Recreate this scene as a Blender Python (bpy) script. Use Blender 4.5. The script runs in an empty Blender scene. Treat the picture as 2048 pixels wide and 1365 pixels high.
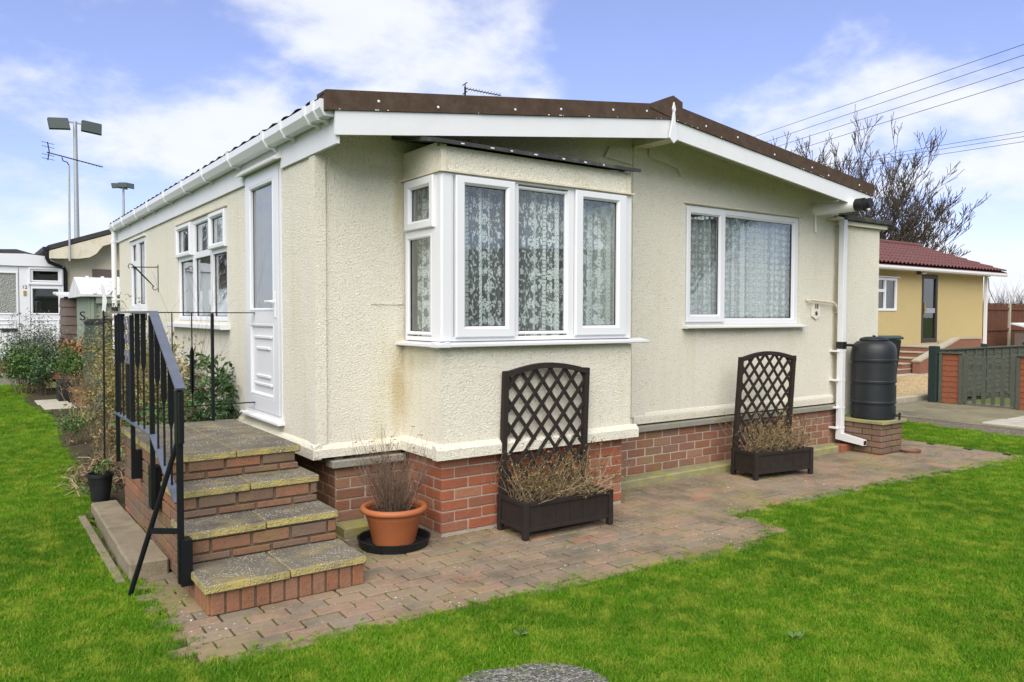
import bpy, bmesh, math, random
import numpy as np
from mathutils import Vector, Matrix
R = math.radians
rnd = random.Random(18)
scene = bpy.context.scene
COL = scene.collection

# ------------------------------------------------------------------ camera
YAW, PITCH, ROLL = 0.61804, -0.033358, 0.0024
cam_d = bpy.data.cameras.new('camera'); cam = bpy.data.objects.new('camera', cam_d); COL.objects.link(cam)
fwd = Vector((math.sin(YAW)*math.cos(PITCH), math.cos(YAW)*math.cos(PITCH), math.sin(PITCH)))
rgt = Vector((math.cos(YAW), -math.sin(YAW), 0)); upv = rgt.cross(fwd)
r2 = rgt*math.cos(ROLL) + upv*math.sin(ROLL); u2 = upv*math.cos(ROLL) - rgt*math.sin(ROLL)
m = Matrix((r2, u2, -fwd)).transposed().to_4x4(); m.translation = (-1.975, -5.08, 1.526)
cam.matrix_world = m
cam_d.sensor_width = 36; cam_d.lens = 36*1550.24/2048; cam_d.clip_start = .05; cam_d.clip_end = 3000
scene.camera = cam

# ------------------------------------------------------------------ world, sun, exposure
SUN_AZ, SUN_EL = R(224), R(46)          # compass bearing the light comes from (from +Y, clockwise), height
w = bpy.data.worlds.new('World'); scene.world = w; w.use_nodes = True
nt = w.node_tree; N = nt.nodes; L = nt.links
bg = N['Background']; bg.inputs['Strength'].default_value = .056
sky = N.new('ShaderNodeTexSky'); sky.sky_type = 'NISHITA'; sky.sun_disc = False
sky.sun_elevation = SUN_EL; sky.sun_rotation = SUN_AZ; sky.air_density = 1.0; sky.dust_density = .4; sky.ozone_density = 3.0
tc = N.new('ShaderNodeTexCoord'); sx = N.new('ShaderNodeSeparateXYZ'); L.new(tc.outputs['Generated'], sx.inputs[0])
def wm(op, a, b=None, clamp=False):
    n = N.new('ShaderNodeMath'); n.operation = op; n.use_clamp = clamp
    for i, q in enumerate((a, b)):
        if q is None: continue
        if isinstance(q, (int, float)): n.inputs[i].default_value = q
        else: L.new(q, n.inputs[i])
    return n.outputs[0]
zz = wm('ADD', wm('MAXIMUM', sx.outputs[2], 0.0), .34)
cx = N.new('ShaderNodeCombineXYZ'); L.new(wm('DIVIDE', sx.outputs[0], zz), cx.inputs[0]); L.new(wm('DIVIDE', sx.outputs[1], zz), cx.inputs[1]); cx.inputs[2].default_value = 15.0
def noise(scale, detail, rough, dist=0., vec=None):
    n = N.new('ShaderNodeTexNoise'); n.inputs['Scale'].default_value = scale; n.inputs['Detail'].default_value = detail
    n.inputs['Roughness'].default_value = rough; n.inputs['Distortion'].default_value = dist; L.new(vec or cx.outputs[0], n.inputs['Vector']); return n.outputs['Fac']
n1 = noise(2.3, 9, .52, .15); n2 = noise(6.5, 7, .6, .2)
den = wm('ADD', wm('MULTIPLY', n1, .80), wm('MULTIPLY', n2, .20))
haze = wm('SUBTRACT', 1.0, wm('MULTIPLY', wm('MAXIMUM', sx.outputs[2], 0.0), 3.6), True)   # thicker cover towards the horizon
thr = wm('SUBTRACT', den, wm('SUBTRACT', .488, wm('ADD', wm('MULTIPLY', haze, .05), wm('MULTIPLY', wm('POWER', haze, 6.0), .30))))
cov = N.new('ShaderNodeMapRange'); cov.interpolation_type = 'SMOOTHSTEP'; L.new(thr, cov.inputs[0])
cov.inputs[1].default_value = -.05; cov.inputs[2].default_value = .11
ccol = N.new('ShaderNodeMix'); ccol.data_type = 'RGBA'; L.new(wm('MULTIPLY', n2, 1.0), ccol.inputs[0])
ccol.inputs[6].default_value = (4.7, 4.95, 5.4, 1); ccol.inputs[7].default_value = (5.7, 5.8, 5.9, 1)
tint = N.new('ShaderNodeMix'); tint.data_type = 'RGBA'; tint.blend_type = 'MULTIPLY'; tint.inputs[0].default_value = 1
L.new(sky.outputs[0], tint.inputs[6]); tint.inputs[7].default_value = (.95, .84, 1.10, 1)
mixc = N.new('ShaderNodeMix'); mixc.data_type = 'RGBA'; L.new(wm('ADD', wm('MULTIPLY', cov.outputs[0], .80), .13), mixc.inputs[0]); L.new(tint.outputs[2], mixc.inputs[6]); L.new(ccol.outputs[2], mixc.inputs[7])
L.new(mixc.outputs[2], bg.inputs['Color'])

sun_d = bpy.data.lights.new('sun', 'SUN'); sun = bpy.data.objects.new('sun', sun_d); COL.objects.link(sun)
sun_d.energy = 1.5; sun_d.angle = R(65); sun_d.color = (1, .935, .83)
to_sun = Vector((math.sin(SUN_AZ)*math.cos(SUN_EL), math.cos(SUN_AZ)*math.cos(SUN_EL), math.sin(SUN_EL)))
sun.rotation_euler = to_sun.to_track_quat('Z', 'Y').to_euler()
scene.view_settings.view_transform = 'Standard'; scene.view_settings.look = 'None'
scene.view_settings.exposure = 1.72; scene.view_settings.gamma = 1.0; scene.view_settings.use_curve_mapping = False
scene.render.engine = 'CYCLES'
scene.cycles.max_bounces = 8; scene.cycles.transparent_max_bounces = 24

# ------------------------------------------------------------------ materials
MATS = {}
class NT:
    def __init__(s, name):
        s.m = bpy.data.materials.new(name); s.m.use_nodes = True; s.t = s.m.node_tree; s.n = s.t.nodes; s.l = s.t.links
        s.b = s.n['Principled BSDF']; s.out = s.n['Material Output']; s._c = None
    def obj(s):
        if not s._c: s._c = s.n.new('ShaderNodeTexCoord')
        return s._c.outputs['Object']
    def uv(s):
        s.obj(); return s._c.outputs['UV']
    def mapping(s, vec, scale=(1, 1, 1), rot=(0, 0, 0), loc=(0, 0, 0)):
        n = s.n.new('ShaderNodeMapping'); s.l.new(vec, n.inputs[0]); n.inputs['Scale'].default_value = scale; n.inputs['Rotation'].default_value = rot; n.inputs['Location'].default_value = loc
        return n.outputs[0]
    def pos(s):
        g = s.n.new('ShaderNodeNewGeometry'); return g.outputs['Position']
    def noise(s, scale, detail=4, rough=.55, vec=None, dist=0.):
        n = s.n.new('ShaderNodeTexNoise'); n.inputs['Scale'].default_value = scale; n.inputs['Detail'].default_value = detail; n.inputs['Roughness'].default_value = rough; n.inputs['Distortion'].default_value = dist
        s.l.new(vec or s.pos(), n.inputs['Vector']); return n.outputs['Fac']
    def voronoi(s, scale, vec=None, feature='F1', out='Distance', rand=1.):
        n = s.n.new('ShaderNodeTexVoronoi'); n.feature = feature; n.inputs['Scale'].default_value = scale; n.inputs['Randomness'].default_value = rand
        s.l.new(vec or s.pos(), n.inputs['Vector']); return n.outputs[out]
    def ramp(s, fac, stops, const=False):
        n = s.n.new('ShaderNodeValToRGB'); s.l.new(fac, n.inputs[0]); e = n.color_ramp.elements
        if const: n.color_ramp.interpolation = 'CONSTANT'
        while len(e) < len(stops): e.new(.5)
        for q, (p, c) in zip(e, stops):
            q.position = p; q.color = (c, c, c, 1) if isinstance(c, (int, float)) else (*c, 1)
        return n.outputs[0]
    def math(s, op, a, b=None, clamp=False):
        n = s.n.new('ShaderNodeMath'); n.operation = op; n.use_clamp = clamp
        for i, q in enumerate((a, b)):
            if q is None: continue
            if isinstance(q, (int, float)): n.inputs[i].default_value = q
            else: s.l.new(q, n.inputs[i])
        return n.outputs[0]
    def mix(s, fac, a, b, blend='MIX'):
        n = s.n.new('ShaderNodeMix'); n.data_type = 'RGBA'; n.blend_type = blend
        for sock, q in ((n.inputs[0], fac), (n.inputs[6], a), (n.inputs[7], b)):
            if isinstance(q, (int, float)): sock.default_value = q
            elif isinstance(q, tuple): sock.default_value = (*q, 1)
            else: s.l.new(q, sock)
        return n.outputs[2]
    def objrand(s):
        return s.n.new('ShaderNodeObjectInfo').outputs['Random']
    def island(s):
        return s.n.new('ShaderNodeNewGeometry').outputs['Random Per Island']
    def col(s, c):
        if isinstance(c, tuple): s.b.inputs['Base Color'].default_value = (*c, 1)
        else: s.l.new(c, s.b.inputs['Base Color'])
    def set(s, rough=.6, spec=.5, metal=0.):
        s.b.inputs['Roughness'].default_value = rough; s.b.inputs['Specular IOR Level'].default_value = spec; s.b.inputs['Metallic'].default_value = metal
    def bump(s, h, dist=.01, strength=1.0):
        n = s.n.new('ShaderNodeBump'); n.inputs['Distance'].default_value = dist; n.inputs['Strength'].default_value = strength
        s.l.new(h, n.inputs['Height']); s.l.new(n.outputs[0], s.b.inputs['Normal'])

def plain(name, c, rough=.5, spec=.5, var=.12, scale=6., metal=0., bump=0., bscale=40., dirt=None, dirt_amt=.35):
    t = NT(name); t.set(rough, spec, metal)
    f = t.noise(scale, 5, .6)
    lo = tuple(max(0, x*(1-var)) for x in c); hi = tuple(min(1, x*(1+var)) for x in c)
    cc = t.mix(f, lo, hi)
    if dirt:
        g = t.ramp(t.noise(scale*.7, 8, .7), [(.5, 0.), (.72, dirt_amt)])
        cc = t.mix(g, cc, dirt)
    t.col(cc)
    if bump: t.bump(t.noise(bscale, 4, .6), bump)
    MATS[name] = t.m; return t.m

def stucco(name, c, stain=True, spots=()):
    t = NT(name); t.set(.78, .25)
    big = t.noise(1.1, 5, .6); fine = t.noise(11, 4, .6)
    cc = t.mix(big, tuple(x*.95 for x in c), tuple(min(1, x*1.03) for x in c))
    cc = t.mix(t.ramp(fine, [(.40, .0), (.80, .14)]), cc, (c[0]*.78, c[1]*.75, c[2]*.62))
    if stain:   # green-brown weather streaks, drawn out down the wall
        st = t.noise(2.2, 6, .62, t.mapping(t.pos(), (1.6, 1.6, .22)))
        cc = t.mix(t.ramp(st, [(.56, 0.), (.80, .45)]), cc, (c[0]*.72, c[1]*.70, c[2]*.42))
    for (sx_, sy_, sz_), (rx_, ry_, rz_), scol, amt in spots:       # single stains: where, how far they spread, colour, strength
        g_ = t.n.new('ShaderNodeVectorMath'); g_.operation = 'LENGTH'
        t.l.new(t.mapping(t.pos(), (1/rx_, 1/ry_, 1/rz_), (0, 0, 0), (-sx_/rx_, -sy_/ry_, -sz_/rz_)), g_.inputs[0])
        edge = t.math('ADD', g_.outputs['Value'], t.math('MULTIPLY', t.math('SUBTRACT', t.noise(9, 6, .7, t.mapping(t.pos(), (1, 1, .35))), .5), 1.3))
        cc = t.mix(t.ramp(edge, [(.2, amt), (1., 0.)]), cc, scol)
    v = t.voronoi(95, t.mapping(t.pos(), (1, 1, .8)))
    pit = t.ramp(t.noise(82, 2, .5, dist=.8), [(.585, 0.), (.67, .55)])
    cc = t.mix(pit, cc, (c[0]*.45, c[1]*.42, c[2]*.33))
    t.col(cc)
    h = t.math('ADD', t.ramp(t.noise(95, 3, .6, dist=.5), [(.36, 0.), (.64, 1.)]), t.math('MULTIPLY', v, -.4))
    t.bump(h, .0062, .85)
    MATS[name] = t.m; return t.m

def brickmat(name, stops, per='obj', moss=0., dark=0.):
    t = NT(name); t.set(.85, .25)
    r = t.objrand() if per == 'obj' else t.island()
    cc = t.ramp(r, stops)
    cc = t.mix(t.ramp(t.noise(28, 6, .65), [(.3, .0), (.8, .5)]), cc, t.mix(r, (.09, .055, .035), (.33, .19, .11)))
    cc = t.mix(t.ramp(t.noise(7, 6, .7), [(.60, 0.), (.85, .35)]), cc, (.42, .36, .30))     # bloom of lime
    if moss: cc = t.mix(t.ramp(t.noise(2.6, 7, .7), [(.60 - .12*moss, 0.), (.78, .75)]), cc, (.20, .19, .045))
    if dark: cc = t.mix(t.ramp(t.noise(3.3, 7, .68), [(.48, 0.), (.72, dark)]), cc, (.055, .05, .045))
    cc = t.mix(t.ramp(t.noise(120, 3, .6), [(.63, 0.), (.70, .6)]), cc, (.05, .035, .03))
    t.col(cc); t.bump(t.math('ADD', t.noise(60, 5, .65), t.math('MULTIPLY', t.noise(14, 4, .6), .8)), .006)
    MATS[name] = t.m; return t.m

brickmat('brick_bay', [(0, (.31, .095, .05)), (.35, (.37, .11, .052)), (.7, (.24, .08, .05)), (1, (.35, .15, .085))], dark=.2)
brickmat('brick_main', [(0, (.24, .115, .075)), (.3, (.29, .115, .07)), (.55, (.21, .115, .085)), (.8, (.30, .155, .095)), (1, (.23, .13, .10))], moss=.75)
brickmat('brick_step', [(0, (.18, .11, .065)), (.3, (.24, .12, .065)), (.6, (.15, .11, .08)), (.85, (.28, .12, .06)), (1, (.12, .105, .085))], moss=.35, dark=.5)
brickmat('brick_soldier', [(0, (.31, .135, .065)), (.5, (.26, .115, .06)), (1, (.22, .125, .08))], moss=.25, dark=.5)
brickmat('brick_plinth', [(0, (.17, .11, .085)), (.5, (.22, .125, .09)), (1, (.14, .105, .085))], moss=.7, dark=.5)
PAV = [(0, (.26, .19, .125)), (.2, (.31, .205, .135)), (.36, (.24, .195, .14)), (.52, (.31, .22, .14)), (.68, (.215, .18, .125)), (.84, (.28, .215, .14)), (.96, (.29, .195, .125)), (1, (.40, .20, .11))]
def paver(name, per):
    t = NT(name); t.set(.88, .25)
    r = t.objrand() if per == 'obj' else t.island()
    cc = t.ramp(r, PAV)
    cc = t.mix(t.ramp(t.noise(35, 6, .65), [(.35, .0), (.8, .4)]), cc, (.10, .085, .07))
    cc = t.mix(t.ramp(t.noise(1.9, 8, .7), [(.46, 0.), (.66, .78)]), cc, (.085, .08, .06))
    cc = t.mix(t.ramp(t.noise(1.4, 7, .7, t.mapping(t.pos(), loc=(7, 3, 0))), [(.50, 0.), (.70, .7)]), cc, (.20, .185, .05))
    cc = t.mix(t.ramp(t.voronoi(24), [(.11, .8), (.15, 0.)]), cc, t.mix(t.ramp(t.noise(2.5, 4, .6), [(.52, 0.), (.6, 1.)]), cc, (.62, .62, .58)))   # lichen dots
    t.col(cc); t.bump(t.math('ADD', t.noise(80, 5, .65), t.noise(16, 4, .6)), .004)
    MATS[name] = t.m
paver('paver', 'obj'); paver('paver_field', 'island')
def slabmat():
    t = NT('step_slab'); t.set(.9, .2)
    cc = t.mix(t.noise(9, 6, .65), (.10, .088, .062), (.23, .20, .145))
    cc = t.mix(t.ramp(t.noise(2.4, 8, .72), [(.42, 0.), (.70, .85)]), cc, (.065, .06, .052))
    cc = t.mix(t.ramp(t.noise(3.7, 6, .7, t.mapping(t.pos(), loc=(3, 9, 1))), [(.52, 0.), (.72, .8)]), cc, (.30, .24, .085))
    v = t.voronoi(72); r = t.voronoi(72, out='Color')
    cc = t.mix(t.math('MULTIPLY', t.ramp(v, [(.26, .9), (.36, 0.)]), t.ramp(t.noise(6, 5, .7), [(.42, 0.), (.56, 1.)])), cc, (.50, .49, .44))
    # lichen holds on to the upright edges of the slabs
    g = t.n.new('ShaderNodeNewGeometry'); sp = t.n.new('ShaderNodeSeparateXYZ'); t.l.new(g.outputs['True Normal'], sp.inputs[0])
    side = t.math('SUBTRACT', 1., t.math('ABSOLUTE', sp.outputs[2]), True)
    cc = t.mix(t.math('MULTIPLY', side, t.ramp(t.noise(7, 6, .7), [(.32, .25), (.62, .95)])), cc, (.42, .35, .12))
    t.col(cc); t.bump(t.math('ADD', t.math('MULTIPLY', t.ramp(v, [(0, 1.), (.5, 0.)]), .8), t.noise(30, 5, .7)), .006)
    MATS['step_slab'] = t.m
slabmat()
stucco('stucco', (.80, .765, .635), True, (
    ((.62, 0, 1.02), (.10, .2, .42), (.50, .36, .12), .55), ((.70, -.2, 1.22), (.09, .5, .12), (.42, .38, .16), .5), ((1.5, -.55, 1.29), (1.1, .2, .045), (.44, .41, .22), .6),
    ((4.5, 0, 1.38), (1.05, .2, .05), (.44, .41, .22), .5), ((6.16, 0, 1.5), (.07, .2, 1.3), (.45, .37, .14), .55), ((.5, 0, 2.55), (.5, .3, .10), (.48, .44, .22), .4), ((3.9, 0, 2.88), (1.4, .3, .14), (.50, .46, .23), .45),
    ((.62, 0, 2.42), (.05, .2, .5), (.52, .46, .16), .45), ((.0, 1.1, .67), (.3, .8, .06), (.5, .45, .25), .4), ((4.4, 0, .56), (2.2, .2, .035), (.50, .46, .28), .4))); stucco('stucco_tan', (.54, .435, .205), False); stucco('stucco_neighbour', (.72, .65, .49))
plain('upvc', (.68, .69, .70), .28, .5, .03, 3)
plain('upvc_old', (.74, .74, .72), .45, .4, .06, 4, dirt=(.45, .45, .38), dirt_amt=.22)
plain('fascia_white', (.68, .69, .69), .4, .4, .04, 3, dirt=(.5, .5, .45), dirt_amt=.25)
plain('cream_paint', (.62, .57, .44), .6, .3, .1, 8, bump=.004, bscale=60, dirt=(.3, .28, .16), dirt_amt=.5)
plain('brown_trim', (.074, .049, .034), .85, .15, .45, 14, bump=.003, bscale=150, dirt=(.11, .085, .065), dirt_amt=.6)
plain('roof_tile', (.06, .05, .048), .85, .25, .35, 12, bump=.006, bscale=60)
plain('felt', (.05, .05, .05), .9, .2, .4, 10, bump=.004, bscale=90, dirt=(.2, .2, .18), dirt_amt=.5)
plain('concrete', (.25, .24, .20), .9, .2, .3, 9, bump=.005, bscale=50, dirt=(.24, .23, .09), dirt_amt=.7)
plain('concrete_mossy', (.25, .235, .13), .92, .2, .35, 8, bump=.006, bscale=45, dirt=(.36, .33, .055), dirt_amt=.98)
plain('pad_concrete', (.20, .18, .11), .92, .2, .5, 1.8, bump=.006, bscale=45, dirt=(.08, .08, .06), dirt_amt=.85)
plain('stone_brown', (.22, .185, .125), .92, .2, .35, 5, bump=.006, bscale=45, dirt=(.12, .11, .07), dirt_amt=.8)
plain('concrete_pale', (.42, .39, .31), .9, .2, .2, 5, bump=.004, bscale=60, dirt=(.16, .15, .11), dirt_amt=.6)
plain('mortar', (.40, .35, .27), .95, .1, .3, 20, bump=.004, bscale=90, dirt=(.16, .15, .08), dirt_amt=.5)
plain('mortar_step', (.20, .155, .105), .95, .1, .4, 14, bump=.004, bscale=90, dirt=(.09, .085, .045), dirt_amt=.7)
plain('mortar_dark', (.075, .07, .035), .95, .1, .4, 14, bump=.004, bscale=90, dirt=(.09, .11, .012), dirt_amt=.9)
plain('gasket', (.02, .02, .022), .6, .3, .1)
plain('black_iron', (.006, .0065, .008), .45, .25, .4, 40, bump=.0015, bscale=120)
plain('grey_iron', (.10, .115, .15), .4, .5, .3, 12)
plain('stained_wood', (.026, .020, .0165), .75, .2, .35, 14, bump=.002, bscale=120)
plain('terracotta', (.36, .115, .042), .5, .3, .12, 9, dirt=(.30, .16, .09), dirt_amt=.5)
plain('black_plastic', (.010, .011, .012), .5, .35, .35, 7, dirt=(.05, .055, .055), dirt_amt=.35)
plain('butt_plastic', (.013, .016, .018), .42, .4, .25, 6, bump=.0015, bscale=160, dirt=(.035, .04, .04), dirt_amt=.4)
plain('soil', (.045, .034, .026), .95, .1, .5, 25, bump=.02, bscale=35)
plain('bed_soil', (.06, .05, .03), .95, .1, .5, 9, bump=.03, bscale=22, dirt=(.09, .10, .03), dirt_amt=.8)
plain('galv', (.36, .38, .40), .45, .5, .2, 10, metal=.4)
plain('lamp_dark', (.035, .05, .045), .5, .4, .3, 8)
plain('green_metal', (.20, .24, .185), .5, .4, .12, 5)
plain('shed_roof', (.62, .64, .64), .6, .3, .15, 5, dirt=(.25, .27, .24), dirt_amt=.6)
plain('brown_board', (.15, .115, .10), .8, .25, .2, 12, bump=.003, bscale=80)
plain('green_plastic', (.025, .05, .038), .4, .5, .2, 6)
plain('interior', (.30, .28, .25), .9, .2, .1)
plain('dark_door', (.030, .022, .018), .45, .5, .2)
plain('brass', (.6, .42, .12), .3, .5, .1, metal=.9)
plain('tan_roof', (.125, .05, .045), .65, .35, .25, 4, bump=.004, bscale=40)
plain('slate_roof', (.045, .042, .04), .8, .3, .3, 10)
plain('tan_brick_far', (.21, .10, .065), .85, .2, .35, 18)
plain('fence_brown', (.115, .05, .028), .85, .2, .35, 9, bump=.003, bscale=60)
plain('fence_green', (.082, .088, .066), .8, .25, .3, 12, bump=.004, bscale=50)
plain('fence_green_dark', (.014, .026, .022), .7, .3, .3, 12, bump=.003, bscale=60)
plain('orange_board', (.235, .08, .038), .8, .25, .25, 14, bump=.005, bscale=50)
plain('kerb_stone', (.36, .33, .25), .9, .2, .2, 8, bump=.004, bscale=50)
plain('far_ground', (.10, .13, .04), .95, .1, .3, 1.2)
plain('bark', (.085, .075, .062), .9, .2, .35, 6)
plain('twig', (.075, .06, .046), .9, .2, .45, 20)
plain('wire', (.05, .05, .06), .6, .3, .1)
plain('plaque', (.72, .67, .54), .4, .4, .06)
plain('print_dark', (.03, .03, .03), .6, .3, .1)
plain('pale_ornament', (.55, .56, .56), .5, .4, .2, 20)
plain('white_cloth', (.75, .76, .76), .8, .2, .05)

def leafmat(name, stops, rough=.55, spec=.35, trans=.15):
    t = NT(name); t.set(rough, spec); t.col(t.ramp(t.island(), stops))
    MATS[name] = t.m
leafmat('leaf_green', [(0, (.03, .075, .015)), (.4, (.05, .12, .022)), (.75, (.09, .17, .035)), (1, (.16, .23, .06))])
leafmat('leaf_glossy', [(0, (.018, .05, .015)), (.5, (.035, .09, .022)), (.85, (.07, .14, .035)), (1, (.13, .19, .06))], .3, .5)
leafmat('leaf_grey', [(0, (.06, .085, .05)), (.5, (.10, .13, .085)), (1, (.17, .20, .14))])
leafmat('leaf_olive', [(0, (.09, .10, .03)), (.4, (.17, .16, .05)), (.8, (.26, .22, .07)), (1, (.33, .20, .06))])
leafmat('leaf_dry', [(0, (.05, .036, .018)), (.35, (.10, .07, .03)), (.7, (.19, .135, .055)), (1, (.33, .25, .11))], .8, .2)
leafmat('leaf_rust', [(0, (.14, .06, .025)), (.5, (.24, .11, .045)), (1, (.34, .19, .09))], .8, .2)
leafmat('stem_dry', [(0, (.11, .075, .04)), (.5, (.22, .16, .085)), (1, (.40, .32, .19))], .8, .2)
leafmat('stem_dark', [(0, (.07, .045, .032)), (.6, (.14, .095, .065)), (1, (.24, .17, .12))], .8, .2)
leafmat('stem_black', [(0, (.035, .026, .02)), (1, (.10, .075, .055))], .8, .2)

def grassmat():
    t = NT('grass'); t.set(.75, .12)
    oi = t.n.new('ShaderNodeObjectInfo')
    big = t.noise(.55, 4, .6); mid = t.noise(5.5, 8, .72)
    cc = t.ramp(t.island(), [(0, (.068, .185, .005)), (.35, (.100, .25, .007)), (.7, (.140, .31, .011)), (.92, (.21, .37, .025)), (1, (.36, .39, .10))])
    cc = t.mix(t.ramp(big, [(.40, 0.), (.60, .65)]), cc, (.055, .155, .008))
    cc = t.mix(t.ramp(mid, [(.47, 0.), (.62, .8)]), cc, (.30, .38, .04))
    t.col(cc)
    tr = t.n.new('ShaderNodeBsdfTranslucent'); t.l.new(cc, tr.inputs['Color'])
    ms = t.n.new('ShaderNodeMixShader'); ms.inputs[0].default_value = .28
    t.l.new(t.b.outputs[0], ms.inputs[1]); t.l.new(tr.outputs[0], ms.inputs[2]); t.l.new(ms.outputs[0], t.out.inputs[0])
    MATS['grass'] = t.m
    t = NT('lawn_soil'); t.set(.95, .1)
    t.col(t.mix(t.noise(9, 5, .6), (.05, .10, .012), (.08, .16, .02))); t.bump(t.noise(40, 4, .6), .02)
    MATS['lawn_soil'] = t.m
grassmat()
def gravelmat(name, a, b, c, scale):
    t = NT(name); t.set(.9, .2)
    v = t.voronoi(scale, out='Color'); sp = t.n.new('ShaderNodeSeparateColor'); t.l.new(v, sp.inputs[0])
    cc = t.ramp(sp.outputs[0], [(0, a), (.5, b), (1, c)])
    d = t.voronoi(scale)
    cc = t.mix(t.ramp(d, [(.35, 0.), (.7, .7)]), cc, tuple(x*.35 for x in a))
    t.col(cc); t.bump(t.ramp(d, [(0, 1.), (.6, 0.)]), .02); MATS[name] = t.m
gravelmat('gravel_gold', (.50, .35, .16), (.68, .50, .25), (.80, .66, .42), 30)
gravelmat('gravel_path', (.16, .125, .10), (.25, .20, .16), (.36, .31, .25), 45)
gravelmat('aggregate', (.15, .145, .13), (.27, .26, .23), (.60, .57, .50), 80)

def glassmat(name, tint=(.93, .96, .95), refl=1.0, rough=0.):
    t = NT(name); t.n.remove(t.b)
    lw = t.n.new('ShaderNodeLayerWeight'); lw.inputs[0].default_value = .5
    fac = t.math('MULTIPLY', t.math('ADD', .07, t.math('MULTIPLY', t.math('POWER', lw.outputs['Facing'], 3.5), .8)), refl, True)
    tp = t.n.new('ShaderNodeBsdfTransparent'); tp.inputs[0].default_value = (*tint, 1)
    gl = t.n.new('ShaderNodeBsdfGlossy'); gl.inputs['Roughness'].default_value = rough; gl.inputs['Color'].default_value = (.95, .97, 1, 1)
    n = t.n.new('ShaderNodeBump'); n.inputs['Distance'].default_value = .004; n.inputs['Strength'].default_value = .25
    t.l.new(t.noise(1.7, 2, .5), n.inputs['Height']); t.l.new(n.outputs[0], gl.inputs['Normal'])
    ms = t.n.new('ShaderNodeMixShader'); t.l.new(fac, ms.inputs[0]); t.l.new(tp.outputs[0], ms.inputs[1]); t.l.new(gl.outputs[0], ms.inputs[2]); t.l.new(ms.outputs[0], t.out.inputs[0])
    MATS[name] = t.m
glassmat('glass'); glassmat('glass_door', (.45, .52, .55), 1.3); glassmat('glass_far', (.5, .52, .52), 1.0)
def frosted():
    t = NT('glass_obscure'); t.set(.15, .6)
    v = t.voronoi(38); t.col(t.mix(t.ramp(v, [(.1, 0.), (.5, 1.)]), (.10, .11, .10), (.27, .28, .25))); t.bump(v, .01)
    MATS['glass_obscure'] = t.m
frosted()

def lace(name, dense=0., grey=1.0, fs=1.0):
    """net curtain: cloth with holes; UV in metres along the cloth and up it"""
    t = NT(name); t.b.inputs['Roughness'].default_value = .9
    uv = t.uv(); sp = t.n.new('ShaderNodeSeparateXYZ'); t.l.new(uv, sp.inputs[0])
    U, V = sp.outputs[0], sp.outputs[1]
    def fr(x): return t.math('FRACT', x)
    # panels 0.34 m wide: scroll band, flower column, ring band, flower column
    p = fr(t.math('DIVIDE', U, .30))
    band1 = t.math('MULTIPLY', t.math('GREATER_THAN', p, .02), t.math('LESS_THAN', p, .15))
    band2 = t.math('MULTIPLY', t.math('GREATER_THAN', p, .50), t.math('LESS_THAN', p, .59))
    scr = t.math('ABSOLUTE', t.math('SINE', t.math('ADD', t.math('MULTIPLY', V, 95.), t.math('MULTIPLY', t.math('SINE', t.math('MULTIPLY', p, 46.)), 1.8))))
    scroll = t.math('MULTIPLY', band1, t.math('GREATER_THAN', scr, .42))
    ring = t.math('MULTIPLY', band2, t.math('GREATER_THAN', t.math('ABSOLUTE', t.math('SINE', t.math('MULTIPLY', V, 110.))), .35))
    fl = t.voronoi(11.*fs, t.mapping(uv, (1., .75, 1.)), rand=.35)
    pet = t.noise(75*fs, 2, .5, uv)
    flower = t.math('MULTIPLY', t.math('LESS_THAN', fl, .36), t.math('GREATER_THAN', pet, .46))
    leafy = t.math('GREATER_THAN', t.noise(42*fs, 2, .5, t.mapping(uv, (1.3, .7, 1), (0, 0, .6)), .5), .57)
    tot = t.math('MAXIMUM', t.math('MAXIMUM', scroll, ring), t.math('MAXIMUM', flower, t.math('MULTIPLY', leafy, .85)), True)
    weave = t.math('ADD', (.15 + dense), t.math('MULTIPLY', t.noise(230, 1, .5, uv), .10))
    alpha = t.math('MAXIMUM', weave, t.math('MULTIPLY', tot, .93), True)
    t.col((.80*grey, .82*grey, .82*grey)); t.l.new(alpha, t.b.inputs['Alpha'])
    MATS[name] = t.m
lace('lace'); lace('lace_dense', .24, .85, 1.9)
plain('net', (.70, .72, .73), .9, .2, .05)

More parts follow.
